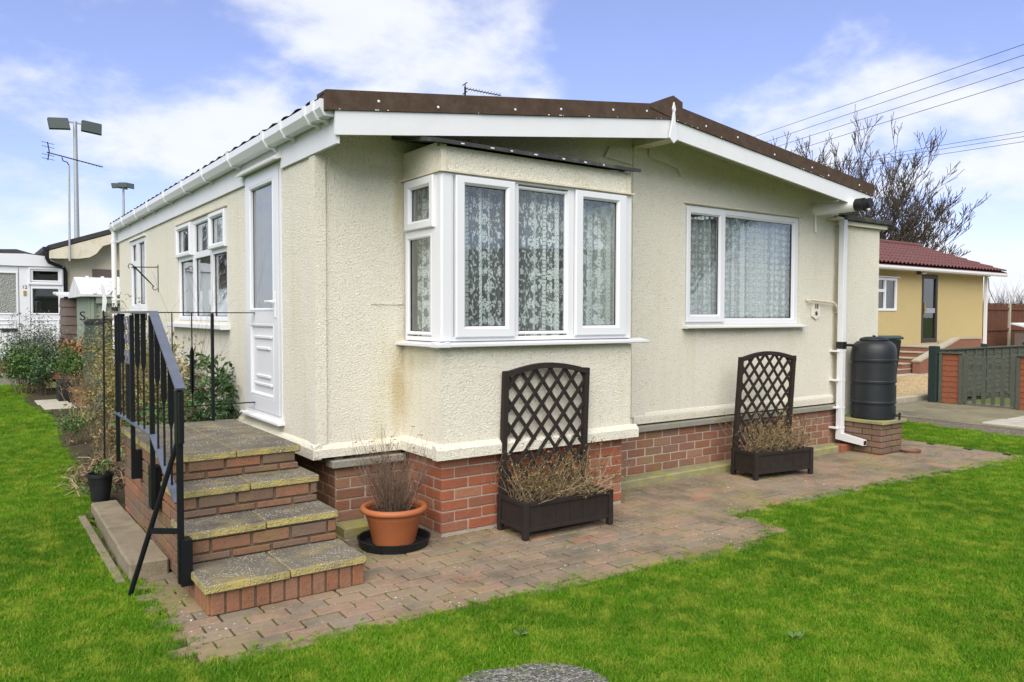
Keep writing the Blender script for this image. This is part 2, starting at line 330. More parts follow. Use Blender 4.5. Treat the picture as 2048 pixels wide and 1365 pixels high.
# ------------------------------------------------------------------ mesh helpers
class MB:
    def __init__(s, T=None): s.v = []; s.f = []; s.T = T; s.uv = None
    def p(s, q):
        s.v.append(tuple(s.T(*q)) if s.T else tuple(q)); return len(s.v)-1
    def quad(s, a, b, c, d): s.f.append([s.p(a), s.p(b), s.p(c), s.p(d)])
    def box(s, x0, x1, y0, y1, z0, z1):
        i = [s.p((x, y, z)) for z in (z0, z1) for y in (y0, y1) for x in (x0, x1)]
        for q in ((0, 2, 3, 1), (4, 5, 7, 6), (0, 1, 5, 4), (2, 6, 7, 3), (0, 4, 6, 2), (1, 3, 7, 5)): s.f.append([i[k] for k in q])
        return s
    def cbox(s, x0, x1, y0, y1, z0, z1, c=.004):
        """box with chamfered edges"""
        ids = {}
        X = (x0, x1); Y = (y0, y1); Z = (z0, z1)
        for a in (0, 1):
            for b in (0, 1):
                for d in (0, 1):
                    sx, sy, sz = (1-2*a)*c, (1-2*b)*c, (1-2*d)*c
                    ids[a, b, d, 0] = s.p((X[a], Y[b]+sy, Z[d]+sz)); ids[a, b, d, 1] = s.p((X[a]+sx, Y[b], Z[d]+sz)); ids[a, b, d, 2] = s.p((X[a]+sx, Y[b]+sy, Z[d]))
        B = ((0, 0), (0, 1), (1, 1), (1, 0))
        for a in (0, 1):
            s.f.append([ids[a, b, d, 0] for b, d in B]); s.f.append([ids[b, a, d, 1] for b, d in B]); s.f.append([ids[b, d, a, 2] for b, d in B])
            for b in (0, 1):
                s.f.append([ids[a, b, 0, 0], ids[a, b, 1, 0], ids[a, b, 1, 1], ids[a, b, 0, 1]])
                s.f.append([ids[a, 0, b, 0], ids[a, 1, b, 0], ids[a, 1, b, 2], ids[a, 0, b, 2]])
                s.f.append([ids[0, a, b, 1], ids[1, a, b, 1], ids[1, a, b, 2], ids[0, a, b, 2]])
                for d in (0, 1): s.f.append([ids[a, b, d, 0], ids[a, b, d, 1], ids[a, b, d, 2]])
        return s
    def bar(s, a, b, w, h, up=(0, 0, 1)):
        a = Vector(a); b = Vector(b); t = (b-a).normalized(); u = Vector(up)
        if abs(t.dot(u)) > .98: u = Vector((0, 1, 0))
        r = t.cross(u).normalized()*w/2; n = r.cross(t).normalized()*h/2
        i = [s.p(q+x*r+y*n) for q in (a, b) for x, y in ((-1, -1), (1, -1), (1, 1), (-1, 1))]
        s.f += [[i[0], i[3], i[2], i[1]], [i[4], i[5], i[6], i[7]]]
        for k in range(4): s.f.append([i[k], i[(k+1) % 4], i[4+(k+1) % 4], i[4+k]])
        return s
    def tube(s, pts, r, n=8, cap=True):
        pts = [Vector(q) for q in pts]; rs = r if isinstance(r, (list, tuple)) else [r]*len(pts)
        rings = []; nrm = None
        for k, q in enumerate(pts):
            t = (pts[min(k+1, len(pts)-1)]-pts[max(k-1, 0)]); t = t.normalized() if t.length > 1e-9 else Vector((0, 0, 1))
            if nrm is None: nrm = t.orthogonal().normalized()
            else:
                nrm = nrm - t*nrm.dot(t); nrm = nrm.normalized() if nrm.length > 1e-6 else t.orthogonal().normalized()
            bn = t.cross(nrm)
            rings.append([s.p(q+(nrm*math.cos(2*math.pi*j/n)+bn*math.sin(2*math.pi*j/n))*rs[k]) for j in range(n)])
        for a, b in zip(rings, rings[1:]):
            for j in range(n): s.f.append([a[j], a[(j+1) % n], b[(j+1) % n], b[j]])
        if cap: s.f.append(rings[0][::-1]); s.f.append(rings[-1])
        return s
    def lathe(s, prof, n=32, c=(0, 0, 0), close=True):
        rings = [[s.p((c[0]+r*math.cos(2*math.pi*j/n), c[1]+r*math.sin(2*math.pi*j/n), c[2]+z)) for j in range(n)] for r, z in prof]
        for a, b in zip(rings, rings[1:]):
            for j in range(n): s.f.append([a[j], a[(j+1) % n], b[(j+1) % n], b[j]])
        if close: s.f.append(rings[0][::-1]); s.f.append(rings[-1])
        return s
    def prism(s, poly, a, b, axis='y'):
        """polygon extruded along an axis; poly in the two other coordinates"""
        def P(u, v, w): return (u, w, v) if axis == 'y' else ((w, u, v) if axis == 'x' else (u, v, w))
        A = [s.p(P(u, v, a)) for u, v in poly]; B = [s.p(P(u, v, b)) for u, v in poly]; n = len(poly)
        s.f.append(A[::-1]); s.f.append(B)
        for k in range(n): s.f.append([A[k], A[(k+1) % n], B[(k+1) % n], B[k]])
        return s
    def ring(s, u0, u1, v0, v1, w, d0, d1, ch=.008):
        """mitred rectangular frame; d outwards, outer face chamfered towards the opening"""
        W = w if isinstance(w, (tuple, list)) else (w, w, w, w)     # left, right, bottom, top
        o = [(u0, v0), (u1, v0), (u1, v1), (u0, v1)]; i = [(u0+W[0], v0+W[2]), (u1-W[1], v0+W[2]), (u1-W[1], v1-W[3]), (u0+W[0], v1-W[3])]
        c = min(ch, min(W)*.4)
        ic = [(i[0][0]-c, i[0][1]-c), (i[1][0]+c, i[1][1]-c), (i[2][0]+c, i[2][1]+c), (i[3][0]-c, i[3][1]+c)]
        oc = [(o[0][0]+c*.4, o[0][1]+c*.4), (o[1][0]-c*.4, o[1][1]+c*.4), (o[2][0]-c*.4, o[2][1]-c*.4), (o[3][0]+c*.4, o[3][1]-c*.4)]
        loops = [[(q, d0) for q in o], [(q, d1-c*.4) for q in o], [(q, d1) for q in oc], [(q, d1) for q in ic], [(q, d1-c) for q in i], [(q, d0) for q in i]]
        ids = [[s.p((q[0], d, q[1])) for q, d in lp] for lp in loops]
        ids.append(ids[0])
        for a, b in zip(ids, ids[1:]):
            for k in range(4): s.f.append([a[k], a[(k+1) % 4], b[(k+1) % 4], b[k]])
        return s
    def mesh(s, name, smooth=False):
        me = bpy.data.meshes.new(name); me.from_pydata(s.v, [], s.f)
        bm = bmesh.new(); bm.from_mesh(me); bmesh.ops.recalc_face_normals(bm, faces=bm.faces); bm.to_mesh(me); bm.free()
        if smooth:
            me.polygons.foreach_set('use_smooth', [True]*len(me.polygons))
        me.update(); return me
    def build(s, name, mat, parent=None, smooth=False, local=False, bevel=0.):
        if parent is not None and not local:
            off = parent.get('_w', (0, 0, 0)); s.v = [(x-off[0], y-off[1], z-off[2]) for x, y, z in s.v]
        me = s.mesh(name, smooth); me.materials.append(MATS[mat] if isinstance(mat, str) else mat)
        o = link(name, me, parent)
        if bevel:
            b = o.modifiers.new('bevel', 'BEVEL'); b.width = bevel; b.segments = 2; b.limit_method = 'ANGLE'; b.angle_limit = R(40)
        return o

def link(name, data, parent=None):
    o = bpy.data.objects.new(name, data); COL.objects.link(o)
    if parent is not None: o.parent = parent; o['_w'] = list(parent.get('_w', (0, 0, 0)))
    return o
def tag(o, label, cat, group=None, kind=None):
    if label: o['label'] = label
    if cat: o['category'] = cat
    if group: o['group'] = group
    if kind: o['kind'] = kind
    return o
def thing(name, label, cat, loc=(0, 0, 0), rz=0., group=None):
    o = bpy.data.objects.new(name, None); COL.objects.link(o); o.location = loc; o.rotation_euler.z = rz; o.empty_display_size = .1
    o['_w'] = list(loc); return tag(o, label, cat, group)
def structure(o): o['kind'] = 'structure'; return o
def autosmooth(o, ang=35):
    me = o.data; me.polygons.foreach_set('use_smooth', [True]*len(me.polygons))
    bm = bmesh.new(); bm.from_mesh(me)
    for e in bm.edges:
        if len(e.link_faces) == 2 and e.calc_face_angle(0) > R(ang): e.smooth = False
    bm.to_mesh(me); bm.free(); return o

# coordinate frames of the walls: (along, outwards, up) -> world
def T_gable(u, d, v): return (u, -d, v)
def T_bay(u, d, v): return (u, -.552-d, v)
def T_side(u, d, v): return (-d, u, v)
def T_bayside(u, d, v): return (.66-d, u, v)

def wall_panel(T, u0, u1, v0, v1, holes, d0, d1):
    """flat wall with thickness and rectangular holes; one clean skin"""
    us = sorted({u0, u1, *[h[0] for h in holes], *[h[1] for h in holes]}); vs = sorted({v0, v1, *[h[2] for h in holes], *[h[3] for h in holes]})
    def solid(i, j):
        if i < 0 or j < 0 or i >= len(us)-1 or j >= len(vs)-1: return False
        cu, cv = (us[i]+us[i+1])/2, (vs[j]+vs[j+1])/2
        return not any(h[0] < cu < h[1] and h[2] < cv < h[3] for h in holes)
    mb = MB(T)
    for i in range(len(us)-1):
        for j in range(len(vs)-1):
            if not solid(i, j): continue
            a, b, c, e = us[i], us[i+1], vs[j], vs[j+1]
            mb.quad((a, d1, c), (b, d1, c), (b, d1, e), (a, d1, e)); mb.quad((a, d0, c), (a, d0, e), (b, d0, e), (b, d0, c))
            if not solid(i-1, j): mb.quad((a, d0, c), (a, d1, c), (a, d1, e), (a, d0, e))
            if not solid(i+1, j): mb.quad((b, d0, c), (b, d0, e), (b, d1, e), (b, d1, c))
            if not solid(i, j-1): mb.quad((a, d0, c), (b, d0, c), (b, d1, c), (a, d1, c))
            if not solid(i, j+1): mb.quad((a, d0, e), (a, d1, e), (b, d1, e), (b, d0, e))
    return mb

# ================================================================== SETTING
def sheet(name, poly, z, mat, thick=0.):
    mb = MB()
    if thick: mb.prism(poly, z-thick, z, 'z')
    else: mb.f.append([mb.p((x, y, z)) for x, y in poly])
    return structure(mb.build(name, mat))
ground = sheet('ground', [(-900, -900), (900, -900), (900, 900), (-900, 900)], -.06, 'far_ground')

PAVE = [(-1.17, -.22), (-1.18, -1.60), (-.2, -1.66), (1.0, -1.76), (2.24, -1.86), (2.80, -1.70), (2.84, -1.27), (4.6, -1.33), (7.15, -1.50), (7.48, -1.45), (7.5, 1.5), (6.0, 1.5), (6.0, 0), (0, 0), (0, -.22)]
def inpoly(x, y, poly):
    c = False; j = len(poly)-1
    for i in range(len(poly)):
        a, b = poly[i], poly[j]
        if (a[1] > y) != (b[1] > y) and x < (b[0]-a[0])*(y-a[1])/(b[1]-a[1])+a[0]: c = not c
        j = i
    return c
paving = structure(MB().prism(PAVE, -.05, -.016, 'z').build('paving', 'mortar_dark'))
def blocked(x, y):
    if -.90 < x < -.22 and -.98 < y < 1.4: return True      # steps
    if .78 < x < 2.28 and -.42 < y < 0: return True          # bay base
    if .13 < x < 6.3 and -.05 < y: return True
    if 6.27 < x < 6.56 and -.48 < y < 0: return True         # plinth
    if x > 6.2 and y > -.03 and x < 7.0: return True
    return False
def paver_cells():
    out = []
    c = .104
    for j in range(-24, 20):          # running bond beside the steps and the bay
        for i in range(-9, 24):
            x = i*2*c + (c if j % 2 else 0); y = j*c
            if x > 2.42: continue
            out.append((x+c, y+c/2, 0))
    for i in range(20, 80):           # herringbone past the bay
        for j in range(-24, 20):
            t = (i-j) % 4; x, y = i*c, j*c
            if t == 0: out.append((x+c, y+c/2, 0))
            elif t == 3: out.append((x+c/2, y+c, 1))
    res = []
    for x, y, r in out:
        if not inpoly(x, y, PAVE) or blocked(x, y): continue
        if x > 2.0:
            a, b = (c, c/2) if not r else (c/2, c)
            if any(abs(x-q[0]) < a+(c if not q[2] else c/2)-.012 and abs(y-q[1]) < b+(c/2 if not q[2] else c)-.012 for q in res if abs(x-q[0]) < .25 and abs(y-q[1]) < .25): continue
        res.append((x, y, r))
    near = [q for q in res if 1.9 < q[0] < 3.2]
    for i in range(20, 28):           # cut halves where the two patterns meet
        for j in range(-20, 0):
            x, y = (i+.5)*c, (j+.5)*c
            if not inpoly(x, y, PAVE) or blocked(x, y): continue
            if not any(abs(x-q[0]) < (c if q[2] != 1 else c/2) and abs(y-q[1]) < (c/2 if q[2] != 1 else c) for q in near): res.append((x, y, 2))
    return res
cells = paver_cells()
camx, camy = -1.975, -5.08
cells.sort(key=lambda q: (q[0]-camx)**2 + (q[1]-camy)**2)
pv = [MB().cbox(-.0985, .0985, -.0475, .0475, -.04, 0, .005).mesh('paver'), MB().cbox(-.0475, .0475, -.0475, .0475, -.04, 0, .005).mesh('paver')]
for me in pv: me.materials.append(MATS['paver'])
field = MB()
for k, (x, y, r) in enumerate(cells):
    z = .002 + rnd.uniform(-.003, .003)
    if k < 300:
        o = link('paver', pv[1 if r == 2 else 0], paving); o.location = (x+rnd.uniform(-.0015, .0015), y+rnd.uniform(-.0015, .0015), z)
        o.rotation_euler = (rnd.uniform(-.012, .012), rnd.uniform(-.008, .008), (math.pi/2 if r == 1 else 0)+rnd.uniform(-.008, .008))
    else:
        a, b = ((.0985, .0475), (.0475, .0985), (.0475, .0475))[r]
        field.cbox(x-a, x+a, y-b, y+b, -.04, z, .005)
if field.v: tag(field.build('paver_field', 'paver_field', paving), None, None, kind='stuff')

# lawns (soil sheets) and the growth on them
LAWN_L = [(-9, -1.6), (-1.18, -1.6), (-1.17, -.22), (-1.27, -.1), (-1.3, .7), (-1.22, 1.5), (-1.02, 2.3), (-1.06, 4.9), (-.86, 8.6), (-1.02, 9.3), (-1.1, 11.4), (-.80, 13.0), (-1.0, 15.4), (-9, 15.6)]
LAWN_F = [(-9, -9), (16, -9), (16, -5), (9.0, -3.0), (8.95, -1.0), (9.15, .9), (9.5, 4.5), (7.9, 4.5), (7.5, 1.5), (7.48, -1.45), (7.15, -1.50), (4.6, -1.33), (2.84, -1.27), (2.80, -1.70), (2.24, -1.86), (1.0, -1.76), (-.2, -1.66), (-1.18, -1.60), (-9, -1.6)]
sheet('lawn', LAWN_L, -.004, 'lawn_soil'); sheet('lawn', LAWN_F, -.005, 'lawn_soil')
STONE_C = (-.17, -2.70)
def tuft(seed, n, rad, hmin, hmax, wid):
    g = random.Random(seed); mb = MB()
    for _ in range(n):
        a = g.uniform(0, 6.283); r = rad*math.sqrt(g.random()); x, y = r*math.cos(a), r*math.sin(a)
        h = g.uniform(hmin, hmax); d = g.uniform(0, 6.283); ln = g.uniform(.3, 1.5)*h; wv = wid*g.uniform(.7, 1.2)
        px, py = -math.sin(d)*wv/2, math.cos(d)*wv/2; dx, dy = math.cos(d)*ln, math.sin(d)*ln
        b0 = mb.p((x-px, y-py, 0)); b1 = mb.p((x+px, y+py, 0)); m0 = mb.p((x-px*.8+dx*.35, y-py*.8+dy*.35, h*.6)); m1 = mb.p((x+px*.8+dx*.35, y+py*.8+dy*.35, h*.6)); t = mb.p((x+dx, y+dy, h))
        mb.f += [[b0, b1, m1, m0], [m0, m1, t]]
    me = bpy.data.meshes.new('grass_tuft'); me.from_pydata(mb.v, [], mb.f); me.materials.append(MATS['grass']); return me
def scatter_object(name, pts, scl, sources, seed, label):
    """points of a mesh carry copies of a few tufts by geometry nodes"""
    me = bpy.data.meshes.new(name); me.from_pydata(pts, [], [])
    at = me.attributes.new('sc', 'FLOAT', 'POINT'); at.data.foreach_set('value', scl)
    o = link(name, me); tag(o, label, 'grass', kind='stuff')
    ng = bpy.data.node_groups.new(name, 'GeometryNodeTree')
    ng.interface.new_socket('Geometry', in_out='INPUT', socket_type='NodeSocketGeometry'); ng.interface.new_socket('Geometry', in_out='OUTPUT', socket_type='NodeSocketGeometry')
    gi = ng.nodes.new('NodeGroupInput'); go = ng.nodes.new('NodeGroupOutput'); ip = ng.nodes.new('GeometryNodeInstanceOnPoints'); jn = ng.nodes.new('GeometryNodeJoinGeometry')
    for me2 in sources:
        src = bpy.data.objects.new('tuft_source', me2); oi = ng.nodes.new('GeometryNodeObjectInfo'); oi.inputs[0].default_value = src
        oi.inputs['As Instance'].default_value = True; ng.links.new(oi.outputs['Geometry'], jn.inputs[0])
    rv = ng.nodes.new('FunctionNodeRandomValue'); rv.data_type = 'FLOAT_VECTOR'
    rv.inputs[0].default_value = (-.12, -.12, 0); rv.inputs[1].default_value = (.12, .12, 6.283); rv.inputs['Seed'].default_value = seed
    ri = ng.nodes.new('FunctionNodeRandomValue'); ri.data_type = 'INT'; ri.inputs[4].default_value = 0; ri.inputs[5].default_value = len(sources)-1
    na = ng.nodes.new('GeometryNodeInputNamedAttribute'); na.data_type = 'FLOAT'; na.inputs[0].default_value = 'sc'
    ip.inputs['Pick Instance'].default_value = True
    ng.links.new(gi.outputs[0], ip.inputs['Points']); ng.links.new(jn.outputs[0], ip.inputs['Instance']); ng.links.new(rv.outputs[0], ip.inputs['Rotation'])
    ng.links.new(ri.outputs[2], ip.inputs['Instance Index']); ng.links.new(na.outputs[0], ip.inputs['Scale']); ng.links.new(ip.outputs[0], go.inputs[0])
    md = o.modifiers.new('scatter', 'NODES'); md.node_group = ng
    return o
def lawn_points(polys, n_near, seed):
    g = np.random.default_rng(seed); pts = []; sc = []
    # sampled by distance: dense in front, thinner far off
    tries = 0
    while len(pts) < n_near and tries < n_near*12:
        tries += 1
        d = 2.0 + (g.random()**1.9)*20
        a = g.uniform(-1.0, .85) + YAW
        x, y = camx+d*math.sin(a), camy+d*math.cos(a)
        if not any(inpoly(x, y, p) for p in polys): continue
        if d < 12 and any(inpoly(x+ox, y+oy, PAVE) for ox, oy in ((.05, .05), (-.05, .05), (.05, -.05), (-.05, -.05))): continue
        if (x-STONE_C[0])**2 + ((y-STONE_C[1])/1.0)**2 < (.34+.05*math.sin(5*math.atan2(y-STONE_C[1], x-STONE_C[0])+1))**2 and g.random() < .97: continue
        pts.append((x, y, -.004)); sc.append(float(g.uniform(.7, 1.25)*(1+max(0, d-7)*.05)))
    return pts, sc
jp, js = [], []
jg = random.Random(91)
for (x, y, r) in cells:
    wet = .5+.5*math.sin(x*1.9+.7)*math.cos(y*3.1+x*.8)
    for q in range(5):
        if jg.random() > .16+.55*wet: continue
        a_, b_ = (.103, .052) if not r else (.052, .103)
        if jg.random() < .5: dx, dy = jg.uniform(-a_, a_), jg.choice((-b_, b_))
        else: dx, dy = jg.choice((-a_, a_)), jg.uniform(-b_, b_)
        jp.append((x+dx, y+dy, -.006)); js.append(jg.uniform(.35, .8))
for (x0_, y0_), (x1_, y1_) in zip(PAVE[:9], PAVE[1:10]):
    n_ = int(math.hypot(x1_-x0_, y1_-y0_)*70)
    for q in range(n_):
        f = jg.random(); o_ = abs(jg.gauss(0, .05)); ex, ey = x1_-x0_, y1_-y0_; l_ = math.hypot(ex, ey)
        jp.append((x0_+ex*f-ey/l_*o_, y0_+ey*f+ex/l_*o_, -.004)); js.append(jg.uniform(.6, 1.4))
tag(scatter_object('joint_grass', jp, js, [tuft(60+k, 16, .016, .006, .024, .0028) for k in range(4)], 7, 'moss and stray grass growing in the paving joints'), None, 'moss', kind='stuff')
pts, sc = lawn_points([LAWN_L, LAWN_F], 50000, 40)
scatter_object('grass', pts, sc, [tuft(k, 180, .09, .006, .022, .0023) for k in range(7)], 3, 'short mown bright green grass covering the lawns')

# ================================================================== THE HOUSE
house = thing('mobile_home', 'cream rendered bungalow with brown roof edge, white bay window and brick base', 'house', (0, 0, 0))
HX, HY = 6.2, 7.98
gable_holes = [(.70, 2.37, .62, 2.595), (3.66, 5.465, 1.44, 2.585)]
side_holes = [(.68, 1.58, .70, 2.60), (2.14, 4.10, 1.46, 2.50), (5.92, 7.0, 1.60, 2.54)]
wm_ = wall_panel(T_gable, 0.002, HX, .54, 2.6, gable_holes, -.10, 0)
wm_.prism([(0.002, 2.6), (HX, 2.6), (HX, 2.855), (2.98, 3.222), (0.002, 2.862)], -.10, 0.0, 'y')
wm_.build('gable_wall', 'stucco', house)
sm = wall_panel(T_side, .1005, HY, .54, 2.6, side_holes, -.10, 0); sm.box(0.102, HY, -.10, -.001, 2.602, 2.86); sm.build('side_wall', 'stucco', house)
bk = MB(); bk.box(.1, HX, HY-.1, HY, .54, 2.8).box(HX-.1, HX, .1, HY-.1, .54, 2.8); bk.build('back_wall', 'stucco', house)
MB().box(.1, HX-.1, .1, HY-.1, .58, .64).build('floor', 'interior', house)
MB().box(.1, HX-.1, 3.4, 3.46, .64, 2.75).build('partition_wall', 'interior', house)
MB().box(2.85, 2.91, .1, 3.4, .64, 2.75).build('partition_wall', 'interior', house)
# raised strips and swept foot of the render
def foot(T, u0, u1, z0, z1, out, name='render_foot', m='stucco', d0=0.):
    mb = MB(T); pr = [(d0-.02, z0), (d0+out, z0), (d0+out, z1-.03), (d0+out*.55, z1-.008), (d0+.003, z1+.004), (d0-.02, z1)]
    A = [mb.p((u0, d, z)) for d, z in pr]; B = [mb.p((u1, d, z)) for d, z in pr]
    mb.f += [A[::-1], B] + [[A[k], A[(k+1) % 6], B[(k+1) % 6], B[k]] for k in range(6)]
    return mb.build(name, m, house)
foot(T_side, -.03, HY, .535, .635, .04)
foot(T_gable, -.035, .66, .545, .63, .035); foot(T_gable, 2.98, 6.13, .535, .632, .018)
foot(T_bay, .60, 2.47, .548, .645, .045); foot(T_bayside, -.552, 0, .549, .645, .045)
mb = MB(); mb.prism([(-.012, -.013), (.066, -.013), (.066, .02), (.02, .02), (.02, .092), (-.012, .092)], .60, 2.607, 'z'); mb.build('corner_bead', 'stucco', house)
mb = MB(); mb.box(2.955, 3.13, -.014, .03, .60, 3.05); mb.build('render_strip', 'stucco', house)
mb = MB(); mb.box(.40, .657, -.006, .03, 1.60, 1.615); mb.build('render_seam', 'stucco', house)
mb = MB(); mb.prism([(2.60, 2.90), (2.93, 2.87), (2.93, 3.02), (2.66, 3.0)], -.03, .03); mb.build('render_patch', 'stucco', house)
mb = MB(); mb.prism([(3.14, 2.97), (3.52, 2.90), (3.56, 2.83), (3.60, 2.84), (3.55, 2.93), (3.40, 3.0), (3.14, 3.08)], -.03, .03); mb.build('render_patch', 'stucco', house)
# side extension at the right end, flat roofed
ext = MB(); ext.box(6.205, 6.98, -.05, 3.0, .39, 2.55); ext.build('extension_wall', 'stucco', house)
MB().box(6.15, 7.06, -.10, 3.05, 2.555, 2.60).build('extension_fascia', 'cream_paint', house)
MB().box(6.10, 7.10, -.14, 3.08, 2.603, 2.66).build('extension_roof', 'felt', house, bevel=.008)
# concrete ledge, brick base, concrete footing
for a, b in ((.09, .655), (2.375, 4.4), (4.405, 6.22)):
    MB().cbox(a, b, -.055, .08, .464, .518, .006).build('concrete_ledge', 'concrete', house)
for a, b in ((.13, .70), (2.372, 6.19)):
    MB().cbox(a, b, -.16, .1, -.05, .073, .012).build('concrete_footing', 'concrete_mossy', house)

_bm = {}
def brick_mesh(l, h, d, mat):
    k = (round(l, 3), round(h, 3), round(d, 3), mat)
    if k not in _bm:
        me = MB().cbox(-l/2, l/2, -d/2, d/2, -h/2, h/2, .004).mesh('brick'); me.materials.append(MATS[mat]); _bm[k] = me
    return _bm[k]
def brick_face(parent, mat, p0, du, u0, u1, z0, courses, ch=.075, out=None, depth=.06, first=0, ufun=None, bl=.215, j=.010):
    """courses of running bond on an upright face. p0 base point, du unit direction along, out unit normal"""
    n = 0; ang = math.atan2(du[1], du[0]); off = parent.get('_w', (0, 0, 0))
    for c in range(courses):
        a0, a1 = (u0, u1) if ufun is None else ufun(z0+c*ch, z0+(c+1)*ch)
        if a1-a0 < .05: continue
        st = u0 - ((bl+j)/2 if (c+first) % 2 else 0)
        u = st
        while u < a1:
            s, e = max(u, a0), min(u+bl, a1)
            if e-s > .03:
                l = round(e-s, 2); cu = (s+e)/2; o_ = .006+rnd.uniform(-.0025, .0025)-depth/2
                o = link('brick', brick_mesh(l-.001, ch-j, depth, mat), parent)
                o.location = (p0[0]+du[0]*cu+out[0]*o_-off[0], p0[1]+du[1]*cu+out[1]*o_-off[1], z0+c*ch+ch/2+rnd.uniform(-.001, .001)-off[2])
                o.rotation_euler.z = ang + rnd.uniform(-.004, .004); n += 1
            u += bl+j
    return n
base = MB().box(.134, HX, .0, .11, .0, .465).box(.134, .2, .11, HY-.4, .0, .54).build('brick_base', 'mortar', house)
brick_face(base, 'brick_main', (0, 0), (1, 0), .134, .70, .075, 5, .0775, (0, -1))
brick_face(base, 'brick_main', (0, 0), (1, 0), 2.36, 6.22, .075, 5, .0775, (0, -1), first=1)
brick_face(base, 'brick_main', (.134, 0), (0, 1), .0, 2.5, .02, 7, .075, (-1, 0), first=1)
bbase = MB().box(.69, 2.365, -.505, -.0, -.02, .546).build('bay_brick_base', 'mortar', house)
brick_face(bbase, 'brick_bay', (0, -.505), (1, 0), .684, 2.371, .022, 7, .075, (0, -1))
brick_face(bbase, 'brick_bay', (.69, 0), (0, 1), -.505, -.002, .022, 7, .075, (-1, 0), first=1)

# bay: lower wall, upper band, lean-to roof
bay = MB(); bay.box(.66, 2.42, -.552, -.002, .552, 1.30); bay.build('bay_wall', 'stucco', house)
bay = MB(); bay.box(.66, 2.395, -.552, -.50, 2.50, 2.66).box(.66, .70, -.498, -.002, 2.501, 2.69).box(2.36, 2.394, -.498, -.002, 2.501, 2.69); bay.build('bay_band', 'stucco', house)
mb = MB(); mb.box(.655, .70, -.557, -.553, 2.50, 2.67).box(2.36, 2.40, -.557, -.553, 2.50, 2.66); mb.build('corner_batten', 'cream_paint', house)
mb = MB(); mb.box(.64, 2.43, -.575, -.50, 2.487, 2.499).box(.64, .70, -.4995, 0, 2.487, 2.499); mb.build('drip_trim', 'cream_paint', house)
MB().box(.70, 2.36, -.5, 0, 2.60, 2.63).build('bay_ceiling', 'interior', house)
rf = MB(); rf.prism([(-.615, 2.664), (-.0, 2.785), (-.0, 2.82), (-.615, 2.690)], .57, 2.455, 'x'); ro = rf.build('bay_roof', 'felt', house)
mb = MB()
for k in range(7):
    x = .8+k*.21+rnd.uniform(-.04, .04); w_ = rnd.uniform(.012, .035); mb.box(x, x+w_, -.6175, -.610, 2.672, 2.672+rnd.uniform(.006, .010))
mb.build('flaking_edge', 'upvc_old', ro)

# roof: two pitched planes of tiles, ridge, verge trim, bargeboards
RX, RZ = 2.98, 3.27
def roof_side(x_e, z_e, sgn):
    mb = MB(); nu, nv = 10, 150; y0, y1 = -.43, HY+.12
    for i in range(nu):
        for top in (0, 1):
            f = (i+top)/nu
            for j in range(nv+1):
                y = y0+(y1-y0)*j/nv; x = x_e+(RX-x_e)*f; z = z_e+(RZ-z_e)*f
                z += .022 - .020*top + .008*math.sin(y*2*math.pi/.24)
                mb.p((x, y, z))
    row = nv+1
    for i in range(2*nu-1):
        for j in range(nv): mb.f.append([i*row+j, i*row+j+1, (i+1)*row+j+1, (i+1)*row+j])
    return mb
roof = MB().prism([(-.09, 2.845), (RX, 3.235), (6.14, 2.855), (6.14, 2.885), (RX, 3.265), (-.09, 2.875)], -.418, HY+.1).build('roof', 'roof_tile', house)
roof_side(-.11, 2.878, 1).build('tile_sheet', 'roof_tile', roof); roof_side(6.16, 2.888, -1).build('tile_sheet', 'roof_tile', roof)
mb = MB()
for k in range(20):
    y = -.40+k*.425
    mb.prism([(2.72, 3.282), (2.985, 3.385), (3.10, 3.345), (3.10, 3.30), (2.985, 3.34), (2.72, 3.25)], y, y+.40)
rc = mb.build('ridge_cap', 'brown_trim', roof)
# brown verge, in lapped lengths, with white screw caps
def sl(x, a=0.):       # height of the verge foot at x
    return (2.808+.1275*(x+.04) if x <= RX else 3.192-.1165*(x-RX)) + a
CAP = MB().lathe([(.010, .0), (.009, .004), (.004, .006)], 8).mesh('screw_cap'); CAP.materials.append(MATS['upvc'])
for a, b, d in ((-.10, 1.05, .0), (1.04, 2.01, .004), (2.0, RX, .0), (RX, 4.12, .004), (4.11, 6.135, .0)):
    mb = MB(); mb.prism([(a, sl(a)), (b, sl(b)), (b, sl(b, .125)), (a, sl(a, .125))], -.452-d, -.43); v = mb.build('verge_trim', 'brown_trim', roof)
    n = max(2, int((b-a)/.5))
    for k in range(n):
        x = a+.12+(b-a-.2)*(k+rnd.uniform(.3, .7))/n; z = sl(x, rnd.choice((.05, .035, .06)))
        q = link('screw_cap', CAP, v); q.location = (x, -.4525-d, z); q.rotation_euler.x = R(90)
    fl = MB()
    for k in range(int((b-a)*5)):
        x = rnd.uniform(a+.02, b-.03); z = sl(x, .0); s = rnd.uniform(.003, .008); fl.box(x, x+s*1.6, -.4545-d, -.4525-d, z+.002, z+.002+s)
    fl.build('paint_fleck', 'upvc_old', v)['kind'] = 'stuff'
MB().box(-.105, -.085, -.45, -.30, 2.80, 2.925).build('verge_end', 'brown_trim', roof)
mb = MB(); mb.prism([(2.715, 3.283), (2.985, 3.392), (3.10, 3.352), (3.10, 3.25), (2.985, 3.2), (2.715, 3.25)], -.458, -.40); mb.build('ridge_end', 'brown_trim', roof)
for a, b in ((-.04, RX), (RX, 6.08)):
    mb = MB(); mb.prism([(a, sl(a, -.152)), (b, sl(b, -.157)), (b, sl(b, -.002)), (a, sl(a, -.002))], -.44, -.418); mb.build('bargeboard', 'fascia_white', house)
mb = MB(); mb.prism([(2.925, 3.03), (2.98, 2.985), (3.03, 3.03), (3.0, 3.17), (2.992, 3.25), (3.003, 3.275), (2.981, 3.335), (2.962, 3.275), (2.972, 3.25), (2.958, 3.17)], -.475, -.46); mb.build('finial', 'upvc', house, bevel=.003)
